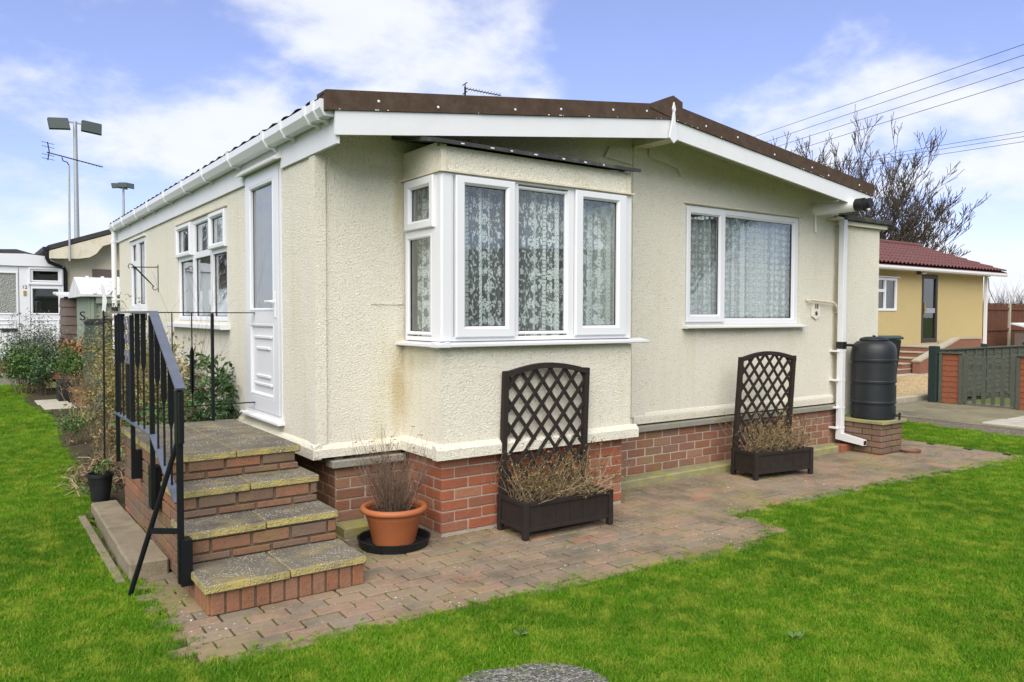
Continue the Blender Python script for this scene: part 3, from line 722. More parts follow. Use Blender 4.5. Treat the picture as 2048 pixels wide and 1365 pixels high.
mb = MB(); mb.box(2.955, 3.10, -.416, .0, 3.03, 3.15); mb.build('ridge_beam', 'cream_paint', house)
MB().prism([(0, 2.845), (RX, 3.20), (6.1, 2.83), (6.1, 2.84), (RX, 3.225), (0, 2.858)], -.416, -.001).build('soffit', 'cream_paint', house)
# fascia along the left eave, cut away over the door, and the small hood there
fa = MB(); fa.box(-.022, -.002, -.4175, .64, 2.61, 2.845).box(-.022, -.002, 1.575, HY+.05, 2.61, 2.845).box(-.022, -.002, .64, 1.575, 2.685, 2.845); fa.build('fascia', 'fascia_white', house)
mb = MB(); mb.prism([(-.0225, 2.685), (-.075, 2.672), (-.08, 2.685), (-.0225, 2.735)], .615, 1.60, 'y'); mb.build('door_hood', 'upvc_old', house)
# gutter: square-line trough with brackets
GP = [(-.024, 2.868), (-.024, 2.80), (-.040, 2.775), (-.10, 2.775), (-.128, 2.82), (-.128, 2.872), (-.120, 2.872), (-.120, 2.824), (-.097, 2.783), (-.043, 2.783), (-.032, 2.803), (-.032, 2.868)]
gut = MB().prism(GP, -.40, HY+.08).build('gutter', 'upvc', house)
MB().prism([(-.024, 2.868), (-.024, 2.80), (-.040, 2.773), (-.101, 2.773), (-.130, 2.82), (-.130, 2.874), (-.024, 2.874)], -.412, -.398).build('gutter_end', 'upvc', gut)
BR = [(-.022, 2.74), (-.050, 2.762), (-.106, 2.765), (-.138, 2.816), (-.138, 2.882), (-.120, 2.882), (-.1275, 2.82), (-.1, 2.776), (-.04, 2.776), (-.023, 2.80)]
for y in (-.29, -.14, .33, .72, 1.65, 2.52, 3.32, 4.2, 5.13, 5.95, 6.93, 7.7):
    MB().prism(BR, y-.02, y+.02).build('gutter_bracket', 'upvc', gut)
def square_pipe(mb, pts, w):
    for a, b in zip(pts, pts[1:]): mb.bar(a, b, w, w, (0, 1, 0))
dp = MB(); dp.tube([(-.07, HY-.02, 2.775), (-.07, HY-.02, 2.70), (-.075, HY-.02, 2.62), (-.075, HY-.02, .2)], .036, 14); dpo = autosmooth(dp.build('downpipe', 'upvc', house))
for z in (2.62, 1.75): MB().lathe([(.042, -.02), (.042, .02)], 14, (-.075, HY-.02, z)).box(-.06, 0, HY-.05, HY+.01, z-.012, z+.012).build('pipe_clip', 'upvc', dpo)
MB().lathe([(.046, -.035), (.046, .035)], 14, (-.075, HY-.02, 1.60)).build('rain_diverter', 'black_plastic', dpo)
# right downpipe, square section
DX, DY = 6.135, -.10
dp = MB(); dp.cbox(DX-.034, DX+.034, DY-.034, DY+.034, .17, 2.64, .004); dpo = dp.build('downpipe', 'upvc', house)
mb = MB(); a = Vector((DX, DY, .17)); 
mb.prism([(DY+.034, .20), (DY+.034, .13), (DY-.30, .095), (DY-.30, .155), (DY-.034, .20)], DX-.0335, DX+.0335, 'x')
mb.build('pipe_shoe', 'upvc', dpo)
MB().box(DX-.027, DX+.027, DY-.3015, DY-.301, .102, .148).build('pipe_mouth', 'gasket', dpo)
for z in (1.13, .80, .49, .26): MB().box(DX-.037, DX+.037, DY-.037, DY+.037, z-.006, z+.006).box(DX-.075, DX-.02, DY-.0, DY+.10, z-.010, z+.010).build('pipe_clip', 'upvc_old', dpo)
MB().cbox(DX-.042, DX+.042, DY-.042, DY+.042, 1.155, 1.235, .004).build('rain_diverter', 'black_plastic', dpo)
MB().cbox(DX-.17, DX+.02, DY-.03, .0, 2.60, 2.63, .004).build('pipe_bracket', 'cream_paint', dpo)
tube = MB().tube([(5.72, 0, 2.69), (5.72, -.52, 2.69)], .062, 20).build('round_pipe', 'upvc_old', house); autosmooth(tube)
autosmooth(MB().tube([(5.72, -.50, 2.69), (5.72, -.59, 2.69), (5.72, -.592, 2.69), (5.72, -.66, 2.70)], [.067, .067, .055, .05], 20).build('pipe_end', 'black_plastic', tube))
MB().tube([(5.72, -.02, 2.63), (5.72, -.025, 2.45)], .012, 8).build('drip_pipe', 'upvc_old', tube)
autosmooth(MB().lathe([(.09, 0), (.085, .012), (.062, .016)], 20, (0, 0, 0)).build('wall_collar', 'cream_paint', tube)).matrix_local = Matrix.Translation((5.72, 0, 2.69)) @ Matrix.Rotation(R(90), 4, 'X')

# ------------------------------------------------------------------ windows and door
def curtain(T, u0, u1, v0, v1, d, mat, parent, amp=.018, per=.075, seed=1, swag=None):
    g = random.Random(seed); n = int((u1-u0)/.006)+2; mb = MB(T); uvs = []; s = g.uniform(0, 3); px = None; ph = g.uniform(0, 6)
    rows = 9
    us = [u0+(u1-u0)*k/(n-1) for k in range(n)]; ds = []; ss = []
    for u in us:
        dd = amp*math.sin(2*math.pi*u/per+ph+1.3*math.sin(u*9+ph))+amp*.5*math.sin(2*math.pi*u/(per*2.7)+ph*2); ds.append(dd)
        if px is not None: s += math.hypot(u-px[0], (dd-px[1])*.8)
        px = (u, dd); ss.append(s)
    for r in range(rows+1):
        f = r/rows
        for k, u in enumerate(us):
            lo = v0 if swag is None else swag(u)
            v = lo+(v1-lo)*f; mb.p((u, d+ds[k]*(1-.35*f), v)); uvs.append((ss[k], v))
    for r in range(rows):
        for k in range(n-1): mb.f.append([r*n+k, r*n+k+1, (r+1)*n+k+1, (r+1)*n+k])
    o = mb.build('net_curtain', mat, parent, smooth=True)
    ul = o.data.uv_layers.new(name='UVMap'); 
    for lp in o.data.loops: ul.data[lp.index].uv = uvs[lp.vertex_index]
    return o
def pane(T, u0, u1, v0, v1, d, parent, mat='glass'):
    MB(T).ring(u0-.008, u1+.008, v0-.008, v1+.008, .012, d-.004, d+.006, .002).build('gasket', 'gasket', parent)
    MB(T).box(u0-.006, u1+.006, d-.003, d+.001, v0-.006, v1+.006).build('pane', mat, parent)
def sash(T, u0, u1, v0, v1, wd, d0, d1, parent, name='sash', mat='upvc', glass='glass', tilt=0.):
    W = wd if isinstance(wd, tuple) else (wd,)*4
    MB(T).ring(u0, u1, v0, v1, wd, d0, d1, .016).build(name, mat, parent)
    pane(T, u0+W[0], u1-W[1], v0+W[2], v1-W[3], d0+.012, parent, glass)
def bars(T, lst, d0, d1, parent, mat='upvc', name='mullion'):
    for u0, u1, v0, v1 in lst: MB(T).cbox(u0, u1, d0, d1, v0, v1, .003).build(name, mat, parent)
def sill(T, u0, u1, v0, v1, d0, d1, parent, mat='upvc'):
    mb = MB(T); pr = [(d0, v0), (d1-.006, v0), (d1, v0+.006), (d1, v1-.016), (d0, v1)]
    A = [mb.p((u0, d, z)) for d, z in pr]; B = [mb.p((u1, d, z)) for d, z in pr]
    mb.f += [A[::-1], B] + [[A[k], A[(k+1) % 5], B[(k+1) % 5], B[k]] for k in range(5)]
    return mb.build('sill', mat, parent)

# gable window: narrow opening light on the left, wide fixed light
wv = MB(T_gable).ring(3.662, 5.463, 1.438, 2.583, (.03, .075, .06, .06), -.06, -.012, .01).build('window', 'upvc', house)
bars(T_gable, [(4.20, 4.245, 1.498, 2.523)], -.058, -.014, wv)
sash(T_gable, 3.672, 4.228, 1.462, 2.562, (.062, .085, .075, .065), -.03, .012, wv)
pane(T_gable, 4.262, 5.355, 1.50, 2.51, -.035, wv)
MB(T_gable).ring(4.245, 5.392, 1.478, 2.532, .022, -.04, -.02, .014).build('glazing_bead', 'upvc', wv)
sill(T_gable, 3.62, 5.53, 1.402, 1.437, -.05, .085, wv)
MB(T_gable).box(3.63, 5.50, -.0, .018, 2.592, 2.604).build('drip_strip', 'cream_paint', wv)
curtain(T_gable, 3.70, 5.44, 1.46, 2.56, -.115, 'lace_dense', wv, .036, .10, 4)
# bay front
bw = MB(T_bay).ring(.675, 2.418, 1.345, 2.487, (.085, .065, .03, .02), -.06, -.004, .004).build('window', 'upvc', house)
MB(T_bay).cbox(.664, .745, -.05, .004, 1.345, 2.486, .006).build('corner_post', 'upvc', bw)
bars(T_bay, [(1.262, 1.305, 1.375, 2.467), (1.765, 1.822, 1.375, 2.467)], -.058, -.006, bw)
sash(T_bay, .768, 1.262, 1.372, 2.474, (.080, .072, .075, .060), -.03, .018, bw)
sash(T_bay, 1.826, 2.350, 1.372, 2.474, (.082, .092, .075, .060), -.03, .018, bw)
pane(T_bay, 1.315, 1.755, 1.41, 2.432, -.035, bw)
MB(T_bay).ring(1.297, 1.772, 1.386, 2.456, .024, -.04, -.016, .014).build('glazing_bead', 'upvc', bw)
sill(T_bay, .600, 2.565, 1.306, 1.344, -.04, .062, bw)
for u0, u1, sd in ((.75, 1.29, 11), (1.28, 1.80, 12), (1.79, 2.36, 13)): curtain(T_bay, u0, u1, 1.37, 2.45, -.125-.012*(sd % 2), 'lace', bw, .030, .09, sd)
# bay side
bs = MB(T_bayside).ring(-.545, -.04, 1.345, 2.487, (.13, .02, .03, .02), -.05, .002, .004).build('window', 'upvc', house)
sash(T_bayside, -.475, -.062, 2.124, 2.476, (.060, .075, .062, .066), -.02, .026, bs, 'vent_sash')
bars(T_bayside, [(-.415, -.06, 2.075, 2.124)], -.048, .0, bs, name='transom')
pane(T_bayside, -.405, -.095, 1.408, 2.065, -.02, bs)
MB(T_bayside).ring(-.425, -.062, 1.385, 2.085, .024, -.03, .004, .012).build('glazing_bead', 'upvc', bs)
sill(T_bayside, -.612, -.0, 1.306, 1.344, -.04, .062, bs)
curtain(T_bayside, -.50, -.04, 1.37, 2.46, -.105, 'lace', bs, .012, .08, 14)
# bay right side, same joinery
bq = MB(lambda u, d, v: (2.418+d, u, v)).ring(-.545, -.04, 1.345, 2.487, .05, -.05, .0, .004).build('window', 'upvc', house)
pane(lambda u, d, v: (2.418+d, u, v), -.495, -.09, 1.395, 2.437, -.03, bq)
# long-side window, three lights under three top lights
w1 = MB(T_side).ring(2.142, 4.098, 1.462, 2.498, (.05, .06, .045, .05), -.06, -.006, .01).build('window', 'upvc', house)
bars(T_side, [(2.675, 2.76, 1.507, 2.448), (3.375, 3.46, 1.507, 2.448)], -.058, -.008, w1)
bars(T_side, [(2.192, 2.675, 2.10, 2.165), (2.76, 3.375, 2.10, 2.165), (3.46, 4.04, 2.10, 2.165)], -.056, -.01, w1, name='transom')
sash(T_side, 2.15, 2.70, 2.145, 2.485, (.05, .055, .05, .05), -.02, .03, w1, 'vent_sash')
sash(T_side, 3.43, 4.10, 2.145, 2.485, (.07, .07, .05, .05), -.02, .03, w1, 'vent_sash')
for a, b, c, d in ((2.765, 3.37, 2.17, 2.445), (2.20, 2.67, 1.51, 2.095), (2.765, 3.37, 1.51, 2.095), (3.465, 4.035, 1.51, 2.095)): pane(T_side, a, b, c, d, -.035, w1)
sill(T_side, 2.07, 4.30, 1.388, 1.445, -.05, .09, w1)
MB(T_side).box(2.13, 4.15, .0, .02, 2.505, 2.518).build('drip_strip', 'cream_paint', w1)
curtain(T_side, 2.18, 4.05, 1.50, 1.78, -.14, 'net', w1, .012, .2, 21, swag=lambda u: 1.70-.10*abs(math.sin((u-2.18)*math.pi/.62)))
curtain(T_side, 2.18, 4.05, 1.48, 1.66, -.17, 'net', w1, .014, .09, 22)
curtain(T_side, 2.18, 4.05, 2.12, 2.46, -.16, 'net', w1, .010, .11, 23)
# small far window
w2 = MB(T_side).ring(5.922, 6.998, 1.602, 2.538, (.08, .10, .06, .06), -.06, .004, .01).build('window', 'upvc', house)
bars(T_side, [(6.41, 6.56, 1.66, 2.48)], -.055, .006, w2)
bars(T_side, [(6.56, 6.90, 2.18, 2.26)], -.05, .008, w2, name='transom')
for a, b, c, d in ((6.01, 6.40, 1.67, 2.47), (6.57, 6.89, 2.27, 2.47), (6.57, 6.89, 1.67, 2.17)): pane(T_side, a, b, c, d, -.03, w2)
sill(T_side, 5.88, 7.06, 1.555, 1.60, -.05, .06, w2)
MB(T_side).box(5.9, 7.03, .0, .03, 2.545, 2.56).build('drip_strip', 'upvc_old', w2)
curtain(T_side, 5.98, 6.95, 1.62, 2.5, -.16, 'lace_dense', w2, .015, .1, 31)
# door
dr = MB(T_side).ring(.682, 1.578, .70, 2.675, (.04, .028, .045, .05), -.07, .006, .006).build('door', 'upvc', house)
MB(T_side).ring(.735, 1.548, .75, 2.66, (.115, .10, .115, .09), -.045, .012, .004).build('door_leaf', 'upvc', dr)
MB(T_side).ring(.718, .734, .75, 2.66, .004, -.05, -.02, .001).build('door_gap', 'gasket', dr)
MB(T_side).box(.850, 1.448, -.04, .010, 1.455, 1.555).build('mid_rail', 'upvc', dr)
pane(T_side, .868, 1.430, 1.572, 2.555, -.018, dr, 'glass_door')
MB(T_side).ring(.850, 1.448, 1.555, 2.570, .022, -.03, .014, .010).build('glazing_bead', 'upvc', dr)
MB(T_side).box(.850, 1.448, -.04, -.008, .865, 1.455).build('panel', 'upvc', dr)
MB(T_side).ring(.850, 1.448, .865, 1.455, .03, -.01, .013, .012).build('panel_moulding', 'upvc', dr)
for a, b, c in ((.93, 1.37, 1.345), (.985, 1.315, 1.255), (.985, 1.315, 1.03), (.93, 1.37, .965)):
    MB(T_side).cbox(a, b, -.01, .008, c-.012, c+.012, .005).build('moulded_bar', 'upvc', dr)
MB(T_side).cbox(.645, 1.615, -.02, .055, .688, .712, .004).build('threshold', 'upvc_old', dr)
h = MB(T_side); h.cbox(.785, .815, .012, .022, 1.50, 1.70, .004).cbox(.79, .925, .045, .062, 1.615, 1.635, .005).cbox(.792, .812, .02, .05, 1.613, 1.637, .004); h.build('handle', 'upvc', dr)
MB(T_side).box(.84, 1.46, -.11, -.10, .72, 2.6).build('door_blind', 'net', dr)

# things fixed on the walls
pl = thing('house_number_plaque', 'small cream shield-shaped number plaque reading 18 beside the gable window', 'plaque', (5.77, -.004, 1.57))
mb = MB(); mb.prism([(5.69, 1.672), (5.85, 1.672), (5.85, 1.52), (5.80, 1.50), (5.77, 1.482), (5.74, 1.50), (5.69, 1.52)], -.018, -.004); mb.build('shield', 'plaque', pl, bevel=.004)
def text(body, size, loc, rot, mat, parent, name, ext_=.002):
    c = bpy.data.curves.new(name, 'FONT'); c.body = body; c.size = size; c.align_x = 'CENTER'; c.align_y = 'CENTER'; c.extrude = ext_; c.materials.append(MATS[mat])
    tmp = bpy.data.objects.new(name, c); COL.objects.link(tmp); bpy.context.view_layer.update()
    me = bpy.data.meshes.new_from_object(tmp.evaluated_get(bpy.context.evaluated_depsgraph_get())); bpy.data.objects.remove(tmp)
    o = link(name, me, parent); off = parent.get('_w', (0, 0, 0)); o.location = tuple(a-b for a, b in zip(loc, off)); o.rotation_euler = rot; return o
text('18', .075, (5.768, -.0205, 1.628), (R(90), 0, 0), 'print_dark', pl, 'numerals')
em = MB(lambda u, d, v: (5.77+u, -.018-d, 1.553+v))
for k in range(7):
    a = k*2*math.pi/7; em.prism([(0, 0), (.02*math.cos(a-.3), .02*math.sin(a-.3)), (.034*math.cos(a), .03*math.sin(a)), (.02*math.cos(a+.3), .02*math.sin(a+.3))], .0005, .003, 'y')
em.build('flower_emblem', 'print_dark', pl)
gr = thing('grab_rail', 'thin cream grab rail bent down at its end above the number plaque', 'grab rail', (5.9, 0, 1.68))
autosmooth(MB().tube([(5.60, -.005, 1.70), (5.60, -.05, 1.70), (6.05, -.05, 1.675), (6.09, -.05, 1.65), (6.16, -.05, 1.57), (6.165, -.004, 1.565)], .013, 10).build('rail', 'cream_paint', gr))
hk = thing('hanging_basket_bracket', 'black wrought iron hanging basket bracket on the long cream wall', 'bracket', (0, 5.15, 1.95))
mb = MB(); mb.tube([(0, 5.15, 2.10), (-.30, 5.15, 2.09)], .006, 6).bar((-.004, 5.15, 2.13), (-.004, 5.15, 1.80), .016, .006, (1, 0, 0)); mb.build('arm', 'black_iron', hk)
mb = MB(); mb.tube([(-.01, 5.15, 1.84)]+[(-.04+.03*math.cos(a), 5.15, 1.85+.03*math.sin(a)) for a in (-.4, -1.2, -2, -3, -4)], .005, 6)
mb.tube([(-.05, 5.15, 1.86), (-.14, 5.15, 1.96), (-.25, 5.15, 2.08), (-.29, 5.15, 2.12), (-.32, 5.15, 2.13), (-.335, 5.15, 2.10), (-.32, 5.15, 2.07)], [.005, .009, .009, .006, .005, .005, .004], 6); mb.build('scroll', 'black_iron', hk)
ae = thing('roof_aerial', 'small dark aerial standing behind the brown roof ridge of the bungalow', 'aerial', (3.0, 2.9, 3.3))
MB().tube([(3.0, 2.9, 3.3), (3.0, 2.9, 4.26)], .012, 6).build('mast', 'black_iron', ae)
mb = MB(); mb.tube([(3.0, 2.9, 4.24), (3.42, 2.75, 4.19)], .006, 5)
for k in range(12): x = 3.02+k*.034; y = 2.895-k*.0125; mb.tube([(x-.02, y-.06, 4.24-k*.004), (x+.02, y+.06, 4.24-k*.004)], .003, 4)
mb.tube([(3.0, 2.9, 4.18), (3.0, 2.9, 4.30)], .007, 5).tube([(2.99, 2.84, 4.295), (3.01, 2.97, 4.295)], .006, 5).tube([(2.99, 2.84, 4.19), (3.01, 2.97, 4.19)], .006, 5); mb.build('boom', 'black_iron', ae)
#--PART3
# ================================================================== STEPS, RAILING
XL, XR = -.985, -.16
steps = thing('brick_steps', 'mossy brick steps with concrete slab treads rising to the white door', 'steps', (-.57, -.2, 0))
tops = [(.165, -1.075, -.60), (.345, -.695, -.33), (.515, -.415, -.06), (.675, -.165, 1.36)]      # slab top, front edge, back edge
core = MB(); rights = (-.125, -.135, -.145, -.175)
for (zt, yf, yb), xr in zip(tops, rights): core.box(XL+.03, xr-.03, yf+.035, 1.33, 0 if zt < .2 else zt-.2, zt-.048)
core.box(XL+.03, -.19, -.12, 1.33, 0, .5)
core.build('mortar_core', 'mortar_step', steps)
def slab(x0, x1, y0, y1, z, tilt=0.):
    o = MB().cbox(x0, x1, y0, y1, z-.046, z, .007).build('slab', 'step_slab', steps); o.rotation_euler.y = tilt; return o
for (zt, yf, yb), xr in zip(tops[:3], rights):
    xm = (XL-.02+xr)/2
    slab(XL-.02, xm-.003, yf, yb+.02, zt); slab(xm+.003, xr, yf+.004, yb+.02, zt+.002)
ys = [-.165, .34, .85, 1.36]
for a, b in zip(ys, ys[1:]):
    slab(XL-.02, -.585, a+.003, b-.003, .675+rnd.uniform(-.002, .002)); slab(-.579, -.175, a+.003, b-.003, .677)
# soldier bricks under the lowest tread
off = steps['_w']
def soldier(x, y, rz, l=.066):
    o = link('brick', brick_mesh(l, .115, .06, 'brick_soldier'), steps); o.location = (x-off[0], y-off[1], .06); o.rotation_euler.z = rz+rnd.uniform(-.01, .01)
x = XL+.015
while x < rights[0]-.04:
    soldier(x+.033, -1.075+.02+.03, 0); x += .0765
y = -1.04
while y < -.62:
    soldier(XL+.03, y+.033, math.pi/2); y += .0765
def yfront(z0, z1):
    for (zt, yf, yb) in tops[1:]:
        if z1 <= zt-.040: return (yf+.022, 1.335)
    return (0, 0)
brick_face(steps, 'brick_step', (XL, 0), (0, 1), -.673, 1.335, .012, 8, .0765, (-1, 0), ufun=yfront)
for (zt, yf, yb), (zp, _, _), xr in zip(tops[1:], tops[:3], rights[1:]):
    brick_face(steps, 'brick_step', (0, yf+.022), (1, 0), XL+.002, xr-.012, zp+.004, 1, .046, (0, -1), first=0)
    brick_face(steps, 'brick_step', (0, yf+.022), (1, 0), XL+.002, xr-.012, zp+.052, 1, .0765, (0, -1), first=1)
# low row of stone blocks beside the steps
kerb_pts = [(-.24, .22), (.225, .70), (.705, 1.15), (1.155, 1.62)]
for k, (a, b) in enumerate(kerb_pts):
    o = MB().cbox(-1.215+.01*k, -1.0, a, b, -.05, .10-.008*k, .012).build('stone_block', 'stone_brown')
    tag(o, ['grey stone block beside the steps, nearest the strut foot', 'second stone block of the low row along the steps', 'third stone block of the low row, rust stained', 'farthest stone block of the low row, by the small black pot'][k], 'stone block', 'low row of stone blocks beside the steps')
for k, (a, b) in enumerate(((-.25, .55), (.56, 1.5))):
    tag(MB().cbox(-1.285, -1.235, a, b, -.05, .014, .006).build('edging_stone', 'stone_brown'), ['thin pale edging stone between lawn and stone blocks, near one', 'thin pale edging stone between lawn and stone blocks, far one'][k], 'edging', 'pale edging along the lawn by the steps')

rail = thing('handrail', 'black wrought iron handrail with balusters and slanting strut beside the steps', 'handrail', (-1.05, .2, 0))
RXp = -1.045
def zt_(y): return 1.535 if y >= -.10 else 1.535-(-.10-y)*.60
def zb_(y): return .80 if y >= -.05 else .80-(-.05-y)*.43
def post(y, z0, z1, w=.026): return MB().box(RXp-w/2, RXp+w/2, y-w/2, y+w/2, z0, z1).build('post', 'black_iron', rail)
post(-.745, .10, 1.13, .03); post(-.03, .36, 1.52); post(.62, .42, 1.52); post(1.24, .44, 1.52)
for y, z0, z1, wy in ((-.745, .09, .335, .085), (.03, .34, .60, .10), (.63, .42, .61, .06)):
    MB().box(RXp-.006, RXp+.05, y-wy/2, y+wy/2, z0, z1).build('fixing_plate', 'black_iron', rail)
mb = MB(); mb.bar((RXp, 1.30, 1.54), (RXp, -.10, 1.54), .05, .012).bar((RXp, -.10, 1.54), (RXp, -.78, 1.135), .05, .012, (0, .5, 1)); mb.build('top_rail', 'grey_iron', rail)
mb = MB(); mb.bar((RXp, 1.30, .80), (RXp, -.05, .80), .04, .01).bar((RXp, -.05, .80), (RXp, -.70, .52), .04, .01, (0, .5, 1)); mb.build('bottom_rail', 'grey_iron', rail)
for y in (1.10, .98, .42, .22, -.20, -.37, -.55):
    zt, zb = zt_(y)-.006, zb_(y)+.004; wide = True
    mid = zt-.36
    mb = MB(); mb.tube([(RXp, y, mid+.02), (RXp, y, zb)], .006, 6)
    if wide: mb.prism([(RXp-.015, zt), (RXp+.015, zt), (RXp+.015, mid+.05), (RXp+.005, mid), (RXp-.005, mid), (RXp-.015, mid+.05)], y-.004, y+.004, 'y')
    else: mb.tube([(RXp, y, zt), (RXp, y, mid)], .006, 6)
    mb.build('baluster', 'black_iron', rail)
sc = MB()
for cy in (.66, .74, .86):
    for cz in (1.46, 1.36, 1.24):
        for sg in (-1, 1): sc.tube([(RXp, cy+sg*.028*(1-math.cos(a))*.6, cz+.04*math.sin(a*.8)*sg) for a in (0, .8, 1.6, 2.4, 3.2, 4.0)], .005, 5)
sc.box(RXp-.004, RXp+.004, .64, .90, 1.185, 1.20).box(RXp-.004, RXp+.004, .64, .90, 1.50, 1.51); sc.build('scroll_panel', 'grey_iron', rail)['kind'] = 'stuff'
for y in (.68, .75, .82): MB().tube([(RXp, y, 1.19), (RXp, y, .80)], .008, 6).build('baluster', 'black_iron', rail)
MB().tube([(RXp, -.715, .86), (-1.255, -.50, .0)], .014, 8).build('strut', 'black_iron', rail)
MB().bar((RXp, -.735, .375), (-1.165, -.60, .365), .012, .03).build('strut_tie', 'black_iron', rail)
MB().box(RXp-.012, RXp+.012, -.80, -.68, .85, 1.12).build('end_plate', 'black_iron', rail)
brl = thing('back_railing', 'thin black iron railing across the back of the step platform', 'railing', (-.5, 1.33, .68))
MB().bar((RXp, 1.33, 1.54), (.0, 1.33, 1.54), .03, .008).build('top_rail', 'black_iron', brl)
MB().bar((-.9, 1.33, .805), (.0, 1.33, .805), .02, .008).build('bottom_rail', 'black_iron', brl)
for x, w_, z0 in ((-.345, .022, .675), (-.50, .008, .80), (-.645, .008, .80), (-.79, .008, .80), (-.92, .008, .80)):
    mb = MB(); mb.box(x-w_/2, x+w_/2, 1.33-w_/2, 1.33+w_/2, z0, 1.535)
    if x == -.50: mb.prism([(x-.006, 1.27), (x+.006, 1.27), (x+.016, 1.23), (x+.016, .95), (x+.006, .90), (x-.006, .90), (x-.016, .95), (x-.016, 1.23)], 1.326, 1.334)
    mb.build('post' if w_ > .02 else 'baluster', 'black_iron', brl)
MB().tube([(-.2, 1.33, .80), (-.17, 1.34, .74), (-.22, 1.35, .70), (-.15, 1.34, .69), (-.12, 1.33, .73)], .006, 5).build('scroll', 'black_iron', brl)

# ================================================================== PLANT MAKERS
def twigs(mb, g, base, direction, length, rad, depth, split=3, curve=.25, n=5, sides=3, up=.12, lenf=.62, rmin=.0008):
    p = Vector(base); d = Vector(direction).normalized(); pts = [p.copy()]; rs = [rad]; kids = []
    for k in range(n):
        d = (d + Vector((g.uniform(-1, 1), g.uniform(-1, 1), g.uniform(-.6, 1)*1))*curve*.35 + Vector((0, 0, up*.3))).normalized()
        p = p + d*length/n; pts.append(p.copy()); rs.append(max(rad*(1-.75*(k+1)/n), rmin))
        kids.append((p.copy(), d.copy(), k))
    mb.tube(pts, rs, sides, False)
    tips = [(p, d)]
    if depth > 0:
        for _ in range(split):
            q, dd, k = kids[g.randrange(max(1, n//3), n)] if n > 2 else kids[-1]
            nd = (dd + Vector((g.uniform(-1, 1), g.uniform(-1, 1), g.uniform(-.3, .8)))*.8).normalized()
            tips += twigs(mb, g, q, nd, length*lenf*g.uniform(.7, 1.15), rs[k+1]*.8, depth-1, split, curve, max(3, n-1), sides, up, lenf, rmin)
    return tips
def leaf(mb, g, p, size, d=None, asp=.45):
    d = d or Vector((g.uniform(-1, 1), g.uniform(-1, 1), g.uniform(-.5, 1)))
    d = d.normalized(); s = d.cross(Vector((g.uniform(-1, 1), g.uniform(-1, 1), g.uniform(-1, 1)))).normalized(); n = d.cross(s)
    L_ = size*g.uniform(.6, 1.3); W_ = L_*asp/2; p = Vector(p)
    i = [mb.p(q) for q in (p, p+d*L_*.45+s*W_+n*L_*.06, p+d*L_-n*L_*.10, p+d*L_*.45-s*W_+n*L_*.06, p+d*L_*.5)]
    mb.f += [[i[0], i[1], i[4]], [i[1], i[2], i[4]], [i[2], i[3], i[4]], [i[3], i[0], i[4]]]
def shrub(name, label, cat, loc, rad, h, nstem, nleaf, lsize, lmat, smat='stem_dark', seed=1, asp=.45, group=None, srad=.006, bare=False, flat=1.):
    g = random.Random(seed); t = thing(name, label, cat, loc, 0, group); sb = MB(); lb = MB()
    for k in range(nstem):
        a = g.uniform(0, 6.283); lean = g.uniform(.1, 1.0)*rad/h
        b = Vector((g.uniform(-.35, .35)*rad, g.uniform(-.35, .35)*rad, 0))
        tips = twigs(sb, g, b, (math.cos(a)*lean, math.sin(a)*lean, 1), h*g.uniform(.55, 1.0)*.8, srad, 2, 3, .35)
        if not bare:
            per = max(1, nleaf//nstem//max(1, len(tips)))
            for q, d in tips:
                for _ in range(per):
                    o = q + Vector((g.gauss(0, 1), g.gauss(0, 1), g.gauss(0, .8)))*rad*.16
                    if o.z > .01: leaf(lb, g, o, lsize, None, asp)
    sb.build('stem', smat, t, local=True)
    if lb.v: lb.build('foliage', lmat, t, local=True)
    return t

# ================================================================== POT, TRELLIS PLANTERS, WATER BUTT
pc = (.345, -.47)
sau = tag(MB().lathe([(.0001, .002), (.225, .002), (.238, .055), (.243, .055), (.243, .06), (.230, .06), (.218, .014), (.0001, .014)], 40, (pc[0], pc[1], 0), False).build('plant_saucer', 'black_plastic'), 'round black plastic saucer under the orange pot', 'saucer'); autosmooth(sau)
pot = thing('plant_pot', 'round orange terracotta-coloured pot standing in the black saucer', 'plant pot', (pc[0], pc[1], .014))
autosmooth(MB().lathe([(.0001, 0), (.125, 0), (.140, .012), (.178, .17), (.1795, .172), (.186, .19), (.193, .225), (.185, .225), (.170, .16)], 44, (0, 0, 0), False).build('body', 'terracotta', pot, local=True), 25)
autosmooth(MB().lathe([(.190, .222), (.206, .215), (.219, .222), (.222, .236), (.216, .250), (.200, .256), (.186, .250), (.180, .225)], 44, (0, 0, 0), False).build('rim', 'terracotta', pot, local=True), 60)
autosmooth(MB().lathe([(.0001, .215), (.1, .212), (.18, .205)], 30, (0, 0, 0), False).build('soil', 'soil', pot, local=True))
g = random.Random(5); sh = thing('dry_shrub', 'dry leafless twiggy shrub growing in the orange pot', 'shrub', (pc[0], pc[1], .225)); sb = MB(); hb = MB()
for k in range(165):
    a = g.uniform(0, 6.283); lean = g.uniform(.02, .95); b = Vector((math.cos(a)*g.uniform(0, .10), math.sin(a)*g.uniform(0, .10), 0))
    tips = twigs(sb, g, b, (math.cos(a)*lean, math.sin(a)*lean, 1), g.uniform(.16, .42), .0026, 1, 3, .48, 5, 3, .15, .45)
    if k % 3 == 0:
        for q, d in tips[:2]:
            for j in range(6): leaf(hb, g, q+Vector((g.uniform(-.012, .012), g.uniform(-.012, .012), 0)), .011, Vector((g.uniform(-1, 1), g.uniform(-1, 1), .5)), .6)
sb.build('stem', 'stem_dark', sh, local=True); hb.build('seed_head', 'stem_black', sh, local=True)
lo = MB()
for k in range(260):
    a = g.uniform(0, 6.283); r = .15*math.sqrt(g.random()); leaf(lo, g, (r*math.cos(a), r*math.sin(a), g.uniform(.0, .07)), .035, None, .18)
